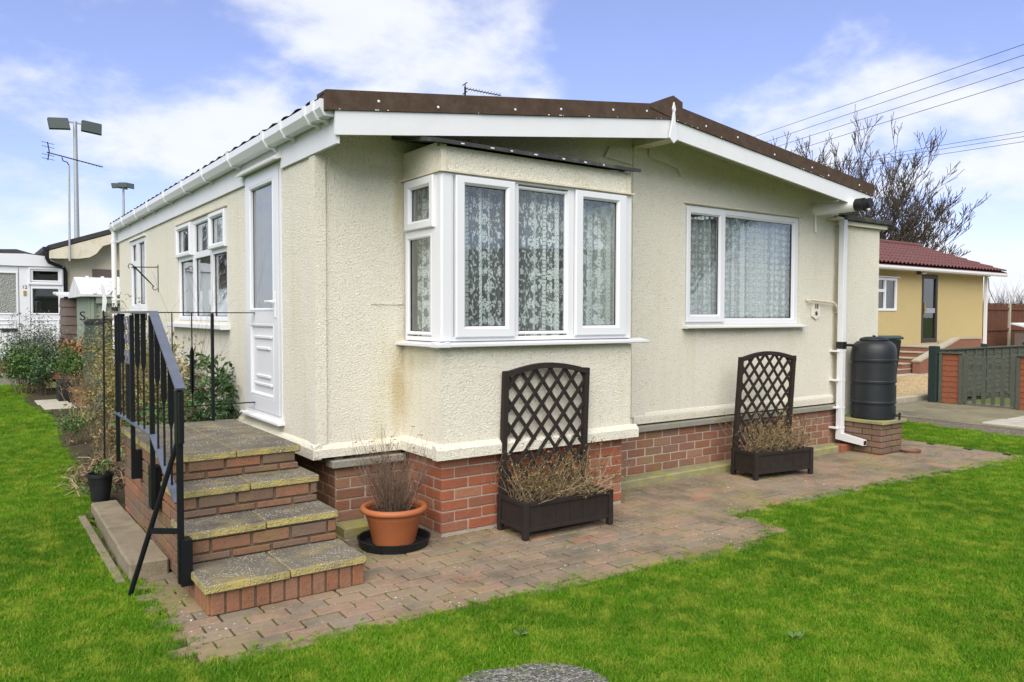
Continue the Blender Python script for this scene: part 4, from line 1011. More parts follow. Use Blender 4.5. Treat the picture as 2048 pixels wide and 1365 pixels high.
lo.build('dead_leaf', 'stem_black', sh, local=True)['kind'] = 'stuff'

def planter(label, loc, rz, wd, dp_, tilt, seed, plabel, lift=0.):
    t = thing('trellis_planter', label, 'planter', loc, rz, 'dark trellis planters along the gable wall'); hb_ = .255
    def part(mb, name): return mb.build(name, 'stained_wood', t, local=True)
    for x in (.0, wd):
        for y in (0., dp_): part(MB().cbox(x-.02, x+.02, y-.02, y+.02, 0, .04 if False else hb_, .003), 'leg')
    nb = 6
    for k in range(nb):
        a = .02+(wd-.04)*k/nb; b = .02+(wd-.04)*(k+1)/nb
        part(MB().cbox(a+.001, b-.001, -.006, .008, .065, .225, .0015), 'board'); part(MB().cbox(a+.001, b-.001, dp_-.008, dp_+.006, .065, .225, .0015), 'board')
    for k in range(3):
        a = .02+(dp_-.04)*k/3; b = .02+(dp_-.04)*(k+1)/3
        for x in (0, wd): part(MB().cbox(x-.007, x+.007, a+.001, b-.001, .065, .225, .0015), 'board')
    for z0, z1, o_ in ((.05, .075, .014), (.222, .25, .014)):
        for y in (0, dp_): part(MB().cbox(.02, wd-.02, y-o_, y+o_, z0, z1, .002), 'rail')
        for x in (0, wd): part(MB().cbox(x-o_, x+o_, .02, dp_-.02, z0, z1, .002), 'rail')
    part(MB().box(.01, wd-.01, .01, dp_-.01, .05, .06), 'bottom'); MB().box(.008, wd-.008, .008, dp_-.008, .06, .205).build('soil', 'soil', t, local=True)
    # trellis: two stiles, arched head, diagonal laths in two layers
    zt = 1.125; zl = .30; W0, W1 = -.01, wd+.01
    def sh_(x, z): return (x+tilt*(z-.2))
    def arch(x): q = (x-W0)/(W1-W0); return zt-.012+.062*math.sin(math.pi*q)
    for x in (W0, W1):
        s0 = 1 if x == W0 else -1
        mb = MB(); mb.prism([(sh_(x-.002*s0, .02), .02), (sh_(x+.038*s0, .02), .02), (sh_(x+.038*s0, zt), zt), (sh_(x-.002*s0, zt), zt)], dp_-.02, dp_+.018); part(mb, 'stile')
    mb = MB(); nx = 14; poly = [(sh_(W0+(W1-W0)*k/nx, zt), arch(W0+(W1-W0)*k/nx)) for k in range(nx+1)] + [(sh_(W0+(W1-W0)*k/nx, zt), arch(W0+(W1-W0)*k/nx)-.038) for k in range(nx, -1, -1)]
    mb.prism(poly, dp_-.022, dp_+.02); part(mb, 'arched_head')
    mb = MB(); mb.prism([(sh_(W0+.03, .30), .28), (sh_(W1-.03, .30), .28), (sh_(W1-.03, .30), .31), (sh_(W0+.03, .30), .31)], dp_-.012, dp_+.010); part(mb, 'rail')
    sp = .118*wd/.74*1.12; x0, x1 = W0+.03, W1-.03
    for sgn, y0, y1 in ((1, dp_-.010, dp_-.001), (-1, dp_+.001, dp_+.010)):
        for k in range(-12, 24):
            c = k*sp            # lath x = c + sgn*(z-zl)
            pts = []
            zz0, zz1 = zl-.02, None
            # clip the centre line to the frame
            seg = []
            N_ = 120
            for q in range(N_+1):
                z = zl-.02+(zt+.05-zl)*q/N_; x = c+sgn*(z-zl)*.80
                if x0 <= x <= x1 and z < arch(x)-.02: seg.append((x, z))
            if len(seg) < 8: continue
            (xa, za), (xb, zb2) = seg[0], seg[-1]
            part(MB().bar((sh_(xa, za), (y0+y1)/2, za), (sh_(xb, zb2), (y0+y1)/2, zb2), .026, y1-y0-.001, (0, 1, 0)) if False else MB().bar((sh_(xa, za), (y0+y1)/2, za), (sh_(xb, zb2), (y0+y1)/2, zb2), .0265, .0085, (0, 1, 0)), 'lath')
    # withered plants
    g = random.Random(seed); d = thing('dried_plant', plabel, 'plant', (loc[0], loc[1], loc[2]+.20), rz, 'withered plants in the trellis planters'); sb = MB(); lb = MB(); ob = MB()
    for k in range(110):
        bx, by = g.uniform(.04, wd-.04), g.uniform(.03, dp_-.04); a = g.uniform(0, 6.283); ln = g.uniform(.2, 1.5)
        ed = 1 if abs(bx-wd/2) > wd*.33 else .8
        tips = twigs(sb, g, (bx, by, 0), (math.cos(a)*ln, math.sin(a)*ln-.25, 1.0), g.uniform(.12, .29)*(1.3 if g.random() < .25 else 1), .0036, 1, 3, .5, 5, 3, -.12, .7)
        for q, dd in tips:
            for j in range(5): leaf(lb, g, q+Vector((g.gauss(0, .018), g.gauss(0, .018), g.gauss(0, .015))), .022, None, .38)
    for k in range(500):
        leaf(ob, g, (g.uniform(.03, wd-.03), g.uniform(.02, dp_-.03), g.uniform(.0, .09)), .035, None, .3)
    sb.build('stem', 'stem_dry', d, local=True); lb.build('withered_leaf', 'leaf_dry', d, local=True); ob.build('leaf_litter', 'stem_black', d, local=True)['kind'] = 'stuff'
    return t
planter('dark brown wooden planter with lattice trellis in front of the bay window', (1.115, -.895, .004), R(-2), .745, .31, .035, 7, 'withered brown plants filling the trellis planter at the bay')
planter('dark brown wooden planter with lattice trellis under the gable window', (4.00, -.575, .004), R(-9), .70, .29, .075, 9, 'withered brown plants filling the trellis planter nearer the water butt')

plinth = thing('brick_plinth', 'small weathered brick plinth with mossy slab under the water butt', 'plinth', (6.33, -.33, 0))
MB().box(6.205, 6.62, -.545, -.06, -.02, .335).build('mortar_core', 'mortar_dark', plinth)
brick_face(plinth, 'brick_plinth', (0, -.545), (1, 0), 6.199, 6.626, .01, 5, .066, (0, -1)); brick_face(plinth, 'brick_plinth', (6.205, 0), (0, 1), -.545, -.06, .01, 5, .066, (-1, 0), first=1)
MB().cbox(6.175, 6.665, -.585, -.055, .336, .376, .006).build('slab', 'concrete_mossy', plinth)
br = tag(MB().cbox(6.02, 6.19, -.20, -.10, .0, .082, .006).build('loose_brick', 'brick_bay'), 'single loose red brick under the downpipe shoe', 'brick')
butt = thing('water_butt', 'tall black ribbed plastic water butt with lid on the brick plinth', 'water butt', (6.415, -.325, .376))
pr = [(.0001, 0), (.215, 0), (.232, .012), (.235, .05)]
for z in (.17, .40, .64): pr += [(.236, z-.05), (.236, z-.022), (.226, z-.016), (.226, z), (.240, z+.008), (.240, z+.028), (.236, z+.034)]
pr += [(.236, .72), (.232, .78), (.215, .83), (.18, .862), (.15, .872), (.0001, .874)]
autosmooth(MB().lathe(pr, 48, (0, 0, 0), False).build('barrel', 'butt_plastic', butt, local=True), 30)
lid = autosmooth(MB().lathe([(.135, .865), (.150, .868), (.153, .885), (.14, .902), (.09, .915), (.02, .918), (.0001, .918)], 40, (0, 0, 0), False).build('lid', 'black_plastic', butt, local=True), 40)
MB().cbox(-.015, .015, -.015, .015, .915, .932, .004).build('lid_knob', 'black_plastic', lid, local=True)
tp = MB().tube([(.07, -.222, .045), (.09, -.275, .045)], .013, 8).tube([(.085, -.262, .05), (.085, -.262, .0)], .011, 8).box(.07, .10, -.27, -.255, .055, .075); tp.build('tap', 'black_plastic', butt, local=True)
fp = autosmooth(MB().tube([(6.19, -.10, 1.195), (6.26, -.13, 1.195), (6.30, -.16, 1.19)], .016, 10).build('filler_pipe', 'black_plastic', butt))
ds = thing('clay_saucer', 'shallow brown clay saucer on the paving beside the plinth', 'saucer', (6.68, -.62, .004))
autosmooth(MB().lathe([(.0001, .0), (.10, .0), (.115, .028), (.106, .028), (.094, .010), (.0001, .010)], 28, (0, 0, 0), False).build('dish', 'brick_plinth', ds, local=True))
stn = MB(); g = random.Random(3); poly = []
for k in range(26):
    a = 2*math.pi*k/26; r = .36*(1+.06*math.sin(3*a+1)+.03*g.uniform(-1, 1)); poly.append((STONE_C[0]+r*math.cos(a), STONE_C[1]+r*math.sin(a)))
stn.prism(poly, -.05, .012, 'z'); tag(stn.build('stepping_stone', 'aggregate', bevel=.006), 'grey exposed aggregate stepping stone sunk in the front lawn', 'stepping stone')

# ================================================================== FLOWER BED BY THE LONG WALL
sheet('flower_bed', [(-1.25, 1.4), (-.02, 1.4), (-.02, 8.3), (.1, 9.0), (.4, 13.4), (-.82, 13.4), (-.80, 13.0), (-1.1, 11.4), (-1.02, 9.3), (-.86, 8.6), (-1.06, 4.9), (-1.02, 2.3), (-1.22, 1.62)], .006, 'bed_soil')
shrub('laurel_shrub', 'glossy dark green laurel shrub against the wall behind the platform', 'shrub', (-.16, 1.95, .02), .20, .86, 12, 1300, .075, 'leaf_glossy', seed=21, asp=.36)
shrub('bare_climber', 'thin bare climbing stems below the three-light window', 'shrub', (-.32, 2.35, .02), .42, 1.60, 12, 0, .03, 'leaf_dry', 'stem_dark', 22, bare=True, srad=.005)
shrub('fallen_shrub', 'low green and brown shrub behind the platform railing', 'shrub', (-.62, 1.95, .02), .34, .62, 16, 1500, .06, 'leaf_green', seed=23, asp=.4)
shrub('yellow_shrub', 'yellowing olive shrub behind the handrail, nearer one', 'shrub', (-.52, 4.1, .02), .38, .85, 26, 5200, .042, 'leaf_olive', 'stem_dry', 24, asp=.4)
shrub('yellow_shrub', 'taller yellowing olive shrub in front of the green compost bin', 'shrub', (-.28, 5.9, .02), .40, 1.12, 28, 5600, .042, 'leaf_olive', 'stem_dry', 25, asp=.4)
shrub('orange_shrub', 'orange tinged leafy shrub seen between the balusters', 'shrub', (-.30, 3.2, .02), .32, .95, 18, 2600, .05, 'leaf_olive', 'stem_dark', 35, asp=.5)
shrub('twiggy_shrub', 'dry brown twiggy shrub at the lawn edge by the clay pot', 'shrub', (-.60, 7.4, .02), .36, .70, 30, 900, .03, 'leaf_dry', 'stem_dry', 26)
shrub('twiggy_shrub', 'dry sprawling twigs at the lawn edge beyond the steps', 'shrub', (-.80, 3.3, .02), .32, .42, 34, 900, .035, 'leaf_dry', 'stem_dry', 27)
shrub('green_ground_plant', 'small pale green leafy plant at the lawn edge near the weathervane', 'plant', (-.92, 5.2, .02), .22, .30, 14, 700, .04, 'leaf_green', seed=28)
shrub('low_weed', 'low pale green weed beside the far stone block', 'plant', (-1.10, 1.95, .01), .14, .16, 12, 260, .04, 'leaf_green', seed=29)
g = random.Random(77); hp = thing('dead_stem_heap', 'heap of dead brown stems lying at the edge of the bed', 'plant debris', (-.98, 2.75, .02)); hm = MB(); hl = MB()
for k in range(170):
    a = g.uniform(0, 6.283); x, y = g.gauss(0, .10), g.gauss(0, .28); z = g.uniform(.01, .22)*math.exp(-(x*x/.03+y*y/.16)); ln = g.uniform(.12, .38)
    e = (x+math.cos(a)*ln*.5, y+math.sin(a)*ln, max(.01, z+g.uniform(-.08, .10))); hm.tube([(x, y, z), ((x+e[0])/2, (y+e[1])/2, (z+e[2])/2+.03), e], .0035, 4)
for k in range(700): leaf(hl, g, (g.gauss(0, .11), g.gauss(0, .32), abs(g.gauss(0, .06))), .05, None, .35)
hm.build('stem', 'stem_dry', hp, local=True); hl.build('dead_leaf', 'stem_dark', hp, local=True)['kind'] = 'stuff'
shrub('lavender_bush', 'large grey green bush in front of the neighbouring white porch', 'bush', (-.72, 12.9, .0), .62, .98, 46, 9000, .06, 'leaf_grey', 'stem_dark', 30, asp=.3)
shrub('green_bush', 'mid green bush at the far lawn edge, left of the grey green bush', 'bush', (-1.02, 12.5, .0), .45, .80, 28, 4200, .06, 'leaf_green', 'stem_dark', 31, asp=.4)
shrub('dark_low_bush', 'dark low bush at the lawn edge before the stone trough', 'bush', (-.78, 11.9, .0), .38, .55, 22, 1700, .05, 'leaf_glossy', 'stem_black', 32, asp=.5)
shrub('hydrangea', 'rust brown dried hydrangea heads behind the dark trough', 'shrub', (-.12, 10.95, .0), .26, .85, 22, 3200, .06, 'leaf_rust', 'stem_dark', 33, asp=.8)
shrub('trough_plant', 'light green leafy plant growing in the dark trough', 'plant', (-.38, 10.5, .30), .30, .48, 18, 2600, .05, 'leaf_green', 'stem_dark', 34, asp=.5)
tr = thing('planting_trough', 'dark grey square planting trough at the far end of the bed', 'trough', (-.40, 10.5, 0))
MB().cbox(-.62, -.15, 10.3, 10.75, 0, .36, .01).build('body', 'black_plastic', tr); MB().box(-.59, -.18, 10.33, 10.72, .361, .366).build('soil', 'soil', tr)
cp = thing('clay_pot', 'pale terracotta bowl pot beside the dark trough', 'plant pot', (-.28, 9.4, 0))
autosmooth(MB().lathe([(.0001, .0), (.16, .0), (.24, .26), (.27, .26), (.27, .31), (.23, .31), (.22, .27), (.0001, .26)], 28, (0, 0, 0), False).build('body', 'brick_soldier', cp, local=True))
bp = thing('black_pot', 'small black plastic flower pot at the corner of the step platform', 'plant pot', (-1.10, 1.75, .06))
autosmooth(MB().lathe([(.0001, 0), (.065, 0), (.09, .19), (.098, .19), (.098, .215), (.088, .215), (.082, .17), (.0001, .17)], 24, (0, 0, 0), False).build('body', 'black_plastic', bp, local=True))
shrub('pot_seedling', 'few green leaves growing in the small black pot', 'plant', (-1.10, 1.75, .23), .07, .10, 6, 60, .04, 'leaf_green', seed=36)
for k, (x, y) in enumerate(((-.92, 9.2), (-.42, 9.2), (-.95, 10.0))):
    tag(MB().cbox(x, x+.46, y, y+.75, -.03, .02, .006).build('path_slab', 'concrete_pale'), ['pale path slab at the lawn edge by the clay pot, left one', 'pale path slab partly under the clay pot', 'pale path slab farthest from the steps'][k], 'paving slab', 'path slabs at the far lawn edge')
# weathervane on a pole
wv_ = thing('garden_weathervane', 'slim garden weathervane on a thin pole with the letter S', 'weathervane', (-.93, 2.72, .02))
WX, WY = -.93, 2.72
MB().tube([(WX-.01, WY, .0), (WX, WY, 1.56)], .008, 6).build('pole', 'black_iron', wv_)
mb = MB(); mb.tube([(WX-.13, WY, 1.475), (WX+.30, WY, 1.475)], .004, 5).tube([(WX, WY-.13, 1.455), (WX, WY+.13, 1.455)], .004, 5); mb.build('compass_arm', 'black_iron', wv_)
text('S', .115, (WX-.165, WY, 1.505), (R(90), 0, R(-20)), 'black_iron', wv_, 'letter_s', .006)
text('N', .09, (WX+.33, WY, 1.495), (R(90), 0, R(-20)), 'black_iron', wv_, 'letter_n', .006)
text('E', .09, (WX, WY-.16, 1.475), (R(90), 0, R(-20)), 'black_iron', wv_, 'letter_e', .006)
mb = MB(); mb.prism([(-.012, 0), (.018, .0), (.030, .10), (.012, .20), (-.012, .26), (-.02, .20), (-.005, .12)], -.004, .004); fo = mb.build('vane_figure', 'pale_ornament', wv_, local=True); fo.location = (0, 0, 1.53); fo.rotation_euler.z = R(-20)
#--PART4
# ================================================================== RIGHT BACKGROUND: drive, gate, fences, tan bungalow
sheet('gravel_path', [(8.93, -3.2), (9.55, -3.2), (9.62, 1.05), (9.9, 4.5), (9.35, 4.5), (9.1, .9), (8.9, -1.0)], -.002, 'gravel_path')
sheet('concrete_pad', [(9.58, -3.2), (12.6, -3.2), (12.6, 1.95), (9.70, 1.95), (9.62, 1.0)], .012, 'pad_concrete', .06)
for k, (x, y) in enumerate(((9.75, -.62), (10.45, -.66), (9.7, -1.25), (10.4, -1.3))):
    tag(MB().cbox(x, x+.66, y, y+.58, -.02, .034, .008).build('path_slab', 'concrete_pale'), ['pale slab on the concrete pad nearest the lawn strip', 'pale slab on the concrete pad nearest the green gate', 'pale slab of the near row beside the gravel path', 'pale slab of the near row towards the gate'][k], 'paving slab', 'pale slabs on the concrete pad')
sheet('gravel_drive', [(9.9, 2.12), (40, 2.12), (40, 5.15), (9.9, 5.15)], .0, 'gravel_gold')
sheet('drive_pavement', [(9.9, 5.15), (40, 5.15), (40, 6.5), (9.9, 6.5)], .004, 'concrete_pale')
for k in range(6):
    tag(MB().cbox(9.7+k*.92, 10.61+k*.92, 2.0, 2.12, -.05, .10, .012).build('kerb_stone', 'kerb_stone'), ['pale kerb stone of the gravel drive, nearest the water butt', 'second pale kerb stone of the gravel drive from the water butt', 'third pale kerb stone of the gravel drive from the left', 'last pale kerb stone of the gravel drive, by the thick green post', 'pale kerb stone of the gravel drive behind the orange panel', 'pale kerb stone of the gravel drive behind the picket gate'][k], 'kerb', 'kerb stones along the gold gravel drive')
gp = tag(MB().cbox(11.93, 12.07, 1.66, 1.80, -.05, 1.0, .01).build('gate_post', 'fence_green_dark'), 'thick dark green square post at the corner of the gold gravel drive', 'post')
def waney(label, cat, p0, p1, z0, z1, nb, mat, fmat, group=None, battens=0, frame=.05):
    """fence panel of overlapping boards: each board a part"""
    p0 = Vector((*p0, 0)); p1 = Vector((*p1, 0)); ln = (p1-p0).length; a = math.atan2(p1.y-p0.y, p1.x-p0.x)
    t = thing('waney_fence', label, cat, (p0.x, p0.y, 0), a, group); g = random.Random(int(ln*1000))
    for k in range(nb):
        za = z0+(z1-z0)*k/nb; zb = z0+(z1-z0)*(k+1)/nb+.018; n = 12; mb = MB(); lo = [(ln*q/n, za+g.uniform(-.008, .008)) for q in range(n+1)]
        A = []; 
        for (x, z) in lo: A.append((mb.p((x, -.022, z)), mb.p((x, -.012, zb)), mb.p((x, .0, z)), mb.p((x, .0, zb))))
        for q, r in zip(A, A[1:]): mb.f += [[q[0], r[0], r[1], q[1]], [q[2], q[3], r[3], r[2]], [q[0], q[2], r[2], r[0]], [q[1], r[1], r[3], q[3]]]
        mb.f += [[A[0][0], A[0][1], A[0][3], A[0][2]], [A[-1][0], A[-1][2], A[-1][3], A[-1][1]]]
        mb.build('board', mat, t, local=True)
    for x in [0, ln] + [ln*(k+1)/(battens+1) for k in range(battens)]:
        wd = frame if x in (0, ln) else .035
        MB().box(x-wd/2, x+wd/2, -.045, -.024, z0, z1).build('batten', fmat, t, local=True)
    MB().box(-frame/2, ln+frame/2, -.055, .03, z1+.02, z1+.045).build('capping', fmat, t, local=True)
    return t
waney('short panel of orange brown waney boards framed in green, left of the gate', 'fence', (12.0, 1.60), (12.0, 1.27), .02, .86, 9, 'orange_board', 'fence_green', 'orange panels beside the green gate')
waney('short panel of orange brown waney boards at the right edge, beyond the gate', 'fence', (12.0, .38), (12.0, .02), .02, .86, 9, 'orange_board', 'fence_green', 'orange panels beside the green gate')
gate = thing('picket_gate', 'weathered green wooden picket gate with diagonal brace', 'gate', (12.0, 1.22, .0))
for k, y in enumerate((1.19, 1.045, .90, .755, .61, .46)):
    mb = MB(); mb.prism([(y-.03, .05), (y+.03, .05), (y+.03, .84), (y, .87), (y-.03, .84)], 11.965, 11.985, 'x'); mb.build('picket', 'fence_green', gate)
for z in (.22, .68): MB().box(11.987, 12.02, .42, 1.23, z-.035, z+.035).build('rail', 'fence_green', gate)
MB().bar((12.004, .46, .25), (12.004, 1.19, .65), .03, .07, (1, 0, 0)).build('brace', 'fence_green', gate)
for k, y in enumerate((1.25, .41)):
    tag(MB().cbox(11.97, 12.05, y-.035, y+.035, -.05, .88, .006).build('gate_post', 'fence_green'), ['slim green post on the hinge side of the picket gate', 'slim green post on the right of the picket gate'][k], 'post', 'slim posts of the picket gate')
for k in range(3):
    x0 = 12.15+k*1.83
    waney(['low green waney fence panel nearest the orange panel', 'low green waney fence panel in the middle, behind the gate', 'low green waney fence panel at the right edge behind the gate'][k], 'fence', (x0, 1.75), (x0+1.72, 1.75), .04, .90, 9, 'fence_green', 'fence_green', 'low green waney fence', 4)
    tag(MB().cbox(x0+1.735, x0+1.825, 1.70, 1.79, -.05, 1.0, .008).build('fence_post', 'fence_green_dark'), ['dark post between the first two low green fence panels', 'dark post between the second and third low green panels', 'dark post at the end of the low green fence'][k], 'post', 'dark posts of the low green fence')
# wheelie bin
bn = thing('wheelie_bin', 'dark green wheelie bin behind the water butt', 'bin', (15.7, 4.75, 0), R(-25))
mb = MB(); A = [mb.p((x*.22, y*.26, .06)) for x, y in ((-1, -1), (1, -1), (1, 1), (-1, 1))]; B = [mb.p((x*.28, y*.34, .98)) for x, y in ((-1, -1), (1, -1), (1, 1), (-1, 1))]
mb.f += [A[::-1], B] + [[A[k], A[(k+1) % 4], B[(k+1) % 4], B[k]] for k in range(4)]; mb.build('body', 'black_plastic', bn, local=True, bevel=.03)
MB().prism([(-.36, .985), (.38, .985), (.40, 1.02), (.30, 1.06), (-.25, 1.075), (-.38, 1.03)], -.31, .31, 'x').build('lid', 'green_plastic', bn, local=True, bevel=.015)
for x in (-.22, .22): MB().tube([(x-.03, .26, .1), (x+.03, .26, .1)], .1, 16).build('wheel', 'black_plastic', bn, local=True)
MB().tube([(-.24, .40, .97), (.24, .40, .97)], .016, 8).build('handle', 'black_plastic', bn, local=True)

# tan bungalow
TY = 6.5; tan = thing('tan_bungalow', 'tan rendered bungalow with dark red tiled roof and brown door', 'house', (20, TY, 0))
def T_tan(u, d, v): return (u, TY-d, v)
wall_panel(T_tan, 13.5, 24.85, .70, 2.85, [(16.9, 19.60, 1.66, 2.60), (20.98, 21.92, .74, 2.76)], -.12, 0).build('wall', 'stucco_tan', tan)
MB().box(13.5, 24.85, TY+.121, TY+5.0, .05, 2.85).build('body_wall', 'stucco_tan', tan)
MB().box(13.5, 24.84, TY+.02, TY+.1, .0, .695).build('brick_base', 'tan_brick_far', tan)
MB().box(13.5, 24.87, TY-.03, TY+.02, .67, .715).build('base_ledge', 'kerb_stone', tan)
tw = MB(T_tan).ring(16.92, 19.58, 1.67, 2.59, .07, -.06, .02, .01).build('window', 'upvc', tan)
bars(T_tan, [(18.93, 19.01, 1.74, 2.52)], -.05, .015, tw); bars(T_tan, [(18.2, 18.93, 2.19, 2.27)], -.05, .012, tw, name='transom')
for a, b, c, d in ((19.01, 19.51, 1.74, 2.52), (17.0, 18.93, 1.74, 2.19), (17.0, 18.93, 2.27, 2.52)): MB(T_tan).box(a, b, -.03, -.026, c, d).build('pane', 'glass_far', tw)
MB(T_tan).box(16.85, 19.66, -.01, .06, 2.60, 2.63).build('drip_hood', 'upvc', tw)
mb = MB(T_tan); mb.prism([(19.10, 1.75), (19.32, 1.75), (19.42, 2.1), (19.30, 2.5), (19.26, 2.5)], -.10, -.09, 'y'); mb.build('curtain', 'white_cloth', tw)
td = MB(T_tan).ring(20.99, 21.91, .745, 2.755, (.10, .10, .12, .12), -.07, .01, .01).build('door', 'dark_door', tan)
MB(T_tan).box(21.08, 21.82, -.04, -.035, .84, 2.65).build('pane', 'glass_far', td); MB(T_tan).box(21.15, 21.75, -.035, .012, 1.62, 1.76).build('letter_plate', 'galv', td)
MB(T_tan).box(21.10, 21.14, .0, .03, 1.55, 1.92).box(21.10, 21.22, .03, .045, 1.70, 1.73).build('handle', 'brass', td)
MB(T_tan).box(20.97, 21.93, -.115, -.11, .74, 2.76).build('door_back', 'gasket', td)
wl = MB(); wl.tube([(20.72, TY-.0, 2.80), (20.72, TY-.10, 2.80)], .07, 12); tl = wl.build('wall_lamp', 'lamp_dark', tan); MB().tube([(20.74, TY-.10, 2.79), (20.98, TY-.11, 2.80)], .05, 10).build('lamp_glass', 'upvc', tl)
# wavy tile-effect roof
TE, TR = (TY-.32, 2.98), (TY+2.5, 3.98)
mb = MB(); nx, ny = 300, 7; x0, x1 = 13.2, 25.75
for i in range(ny):
    for top in (0, 1):
        f = (i+top)/ny
        for j in range(nx+1):
            x = x0+(x1-x0)*j/nx; mb.p((x, TE[0]+(TR[0]-TE[0])*f, TE[1]+(TR[1]-TE[1])*f+.03-.035*top+.030*math.sin(x*2*math.pi/.21)))
for i in range(2*ny-1):
    for j in range(nx): q = i*(nx+1)+j; mb.f.append([q, q+1, q+nx+2, q+nx+1])
ro_ = MB().prism([(TE[0], 2.92), (TR[0], 3.93), (TY+5.4, 2.95), (TY+5.4, 2.90), (TE[0], 2.88)], 13.25, 25.7, 'x').build('roof', 'tan_roof', tan)
mb.build('tile_sheet', 'tan_roof', ro_)
MB().tube([(13.2, TR[0], TR[1]+.03), (25.75, TR[0], TR[1]+.03)], .09, 10).build('ridge_cap', 'tan_roof', ro_)
MB().prism([(TE[0]-.01, 2.94), (TR[0], 3.97), (TR[0], 3.86), (TE[0]-.01, 2.86)], 25.70, 25.74, 'x').build('verge_board', 'slate_roof', ro_)
MB().prism([(TE[0]-.02, 2.90), (TE[0]-.10, 2.90), (TE[0]-.10, 2.84), (TE[0]-.07, 2.80), (TE[0]-.02, 2.80)], 13.2, 25.6, 'x').build('gutter', 'upvc', tan)
MB().box(13.3, 25.3, TY-.02, TY+.0, 2.80, 2.90).build('fascia', 'upvc', tan)
MB().box(24.87, 24.95, TY-.10, TY-.02, .35, 2.80).build('downpipe', 'upvc', tan)
autosmooth(MB().tube([(25.45, TY+.1, 2.78), (25.5, TY+.1, 2.4), (25.75, TY+.1, 2.15), (26.0, TY+.1, 1.95), (26.05, TY+.1, 1.5)], .012, 5).build('loose_cable', 'wire', tan))
ts = thing('entrance_steps', 'brick entrance steps with pale treads and coped side walls at the tan bungalow', 'steps', (20.5, 6.0, 0))
for k in range(5):
    z = .14*(k+1); x0_ = 17.75+k*.42
    MB().box(x0_, 20.1, 5.55, TY-.04, z-.14 + (.0 if k == 0 else .002), z-.03).build('riser', 'tan_brick_far', ts); MB().box(x0_-.03, 20.1 if k < 4 else 22.1, 5.54, TY-.035, z-.028, z).build('tread', 'kerb_stone', ts)
MB().box(20.105, 22.05, 5.5, TY-.04, 0, .668).build('landing_wall', 'tan_brick_far', ts)
def flank(xa, xb, za, zb, zc, xc):
    MB().prism([(xa, 0), (xc, 0), (xc, zc), (xb, zb), (xa, za)], 5.30, 5.49, 'y').build('side_wall', 'tan_brick_far', ts)
    mb = MB(); mb.bar((xa-.03, 5.395, za+.03), (xb, 5.395, zb+.03), .22, .05).bar((xb, 5.395, zb+.032), (xc, 5.395, zc+.032), .22, .05); mb.build('coping', 'kerb_stone', ts)
flank(18.57, 20.73, .30, .88, .87, 22.05)
MB().box(21.95, 24.2, TY-.09, TY-.042, .67, .78).build('sill_board', 'kerb_stone', ts)
# brown boarded fence behind
g = random.Random(12)
for k in range(5):
    x0_ = 25.6+k*1.95
    t = thing('board_fence', ['brown vertical board fence panel next to the tan bungalow', 'brown vertical board fence panel right of the first concrete post', 'third brown board fence panel at the right edge', 'fourth brown board fence panel, far right', 'last brown board fence panel, far right'][k], 'fence', (x0_, 7.6, 0), 0, 'brown board fence beyond the gate')
    for j in range(13): MB().cbox(.02+j*.14, .155+j*.14, -.012-.008*(j % 2), .006, .15, 1.97+g.uniform(-.006, .006), .003).build('board', 'fence_brown', t, local=True)
    for z in (.35, 1.05, 1.80): MB().box(0, 1.84, -.055, -.021, z-.04, z+.04).build('rail', 'fence_brown', t, local=True)
    MB().box(0, 1.84, -.03, .02, 1.977, 2.0).build('capping', 'fence_brown', t, local=True)
    tag(MB().cbox(x0_+1.845, x0_+1.945, 7.52, 7.64, -.05, 2.0, .01).build('concrete_post', 'kerb_stone'), ['concrete post of the brown fence nearest the tan bungalow', 'second concrete post of the brown fence', 'third concrete post of the brown fence', 'fourth concrete post of the brown fence', 'last concrete post of the brown fence'][k], 'post', 'concrete posts of the brown fence')
lo = thing('grey_lean_to', 'small pale grey felt roof in front of the brown fence', 'shed', (28.6, 6.3, 0)); MB().box(28.0, 29.6, 5.8, 6.8, 0, .95).build('wall', 'brown_board', lo); MB().prism([(5.7, .96), (6.9, 1.25), (6.9, 1.30), (5.7, 1.01)], 27.9, 29.7, 'x').build('roof', 'shed_roof', lo)
# bare tree and far hedge
g = random.Random(4); tree = thing('bare_tree', 'large leafless spreading tree behind the tan bungalow', 'tree', (31.9, 15.5, 0)); tm = MB(); tb = MB()
tm.tube([(0, 0, 0), (.05, 0, .8), (0, .05, 1.8)], [.42, .36, .36], 10); tm.build('trunk', 'bark', tree, local=True)
side = Vector((.5, -.87, 0)); back = Vector((.87, .5, 0))
for k in range(92):
    a = -1.22+2.4*(k+g.uniform(-.5, .5))/91
    d = side*math.sin(a)+Vector((0, 0, 1))*math.cos(a)*1.0+back*g.uniform(-.5, .5)
    ln = 5.2-.5*max(0, a)+g.uniform(-1.5, .3)
    twigs(tb, g, (g.uniform(-.3, .3), g.uniform(-.3, .3), 1.7), d, ln, .05, 3, 5, .17, 8, 4, .08, .44, .0105)
tb.build('branches', 'twig', tree, local=True)
hd = thing('far_hedge', 'dark bare hedge showing over the brown fence', 'hedge', (40, 16, 0)); hm = MB(); g = random.Random(8)
for k in range(420):
    q = k/420*20; b = Vector((-2+q*.9, -1-q*.35+g.uniform(-.5, .5), 0)); twigs(hm, g, b, (g.uniform(-.2, .2), g.uniform(-.2, .2), 1), 2.45+g.uniform(-.3, .35), .03, 1, 4, .3, 5, 3, .1, .4)
hm.build('twigs', 'twig', hd, local=True)
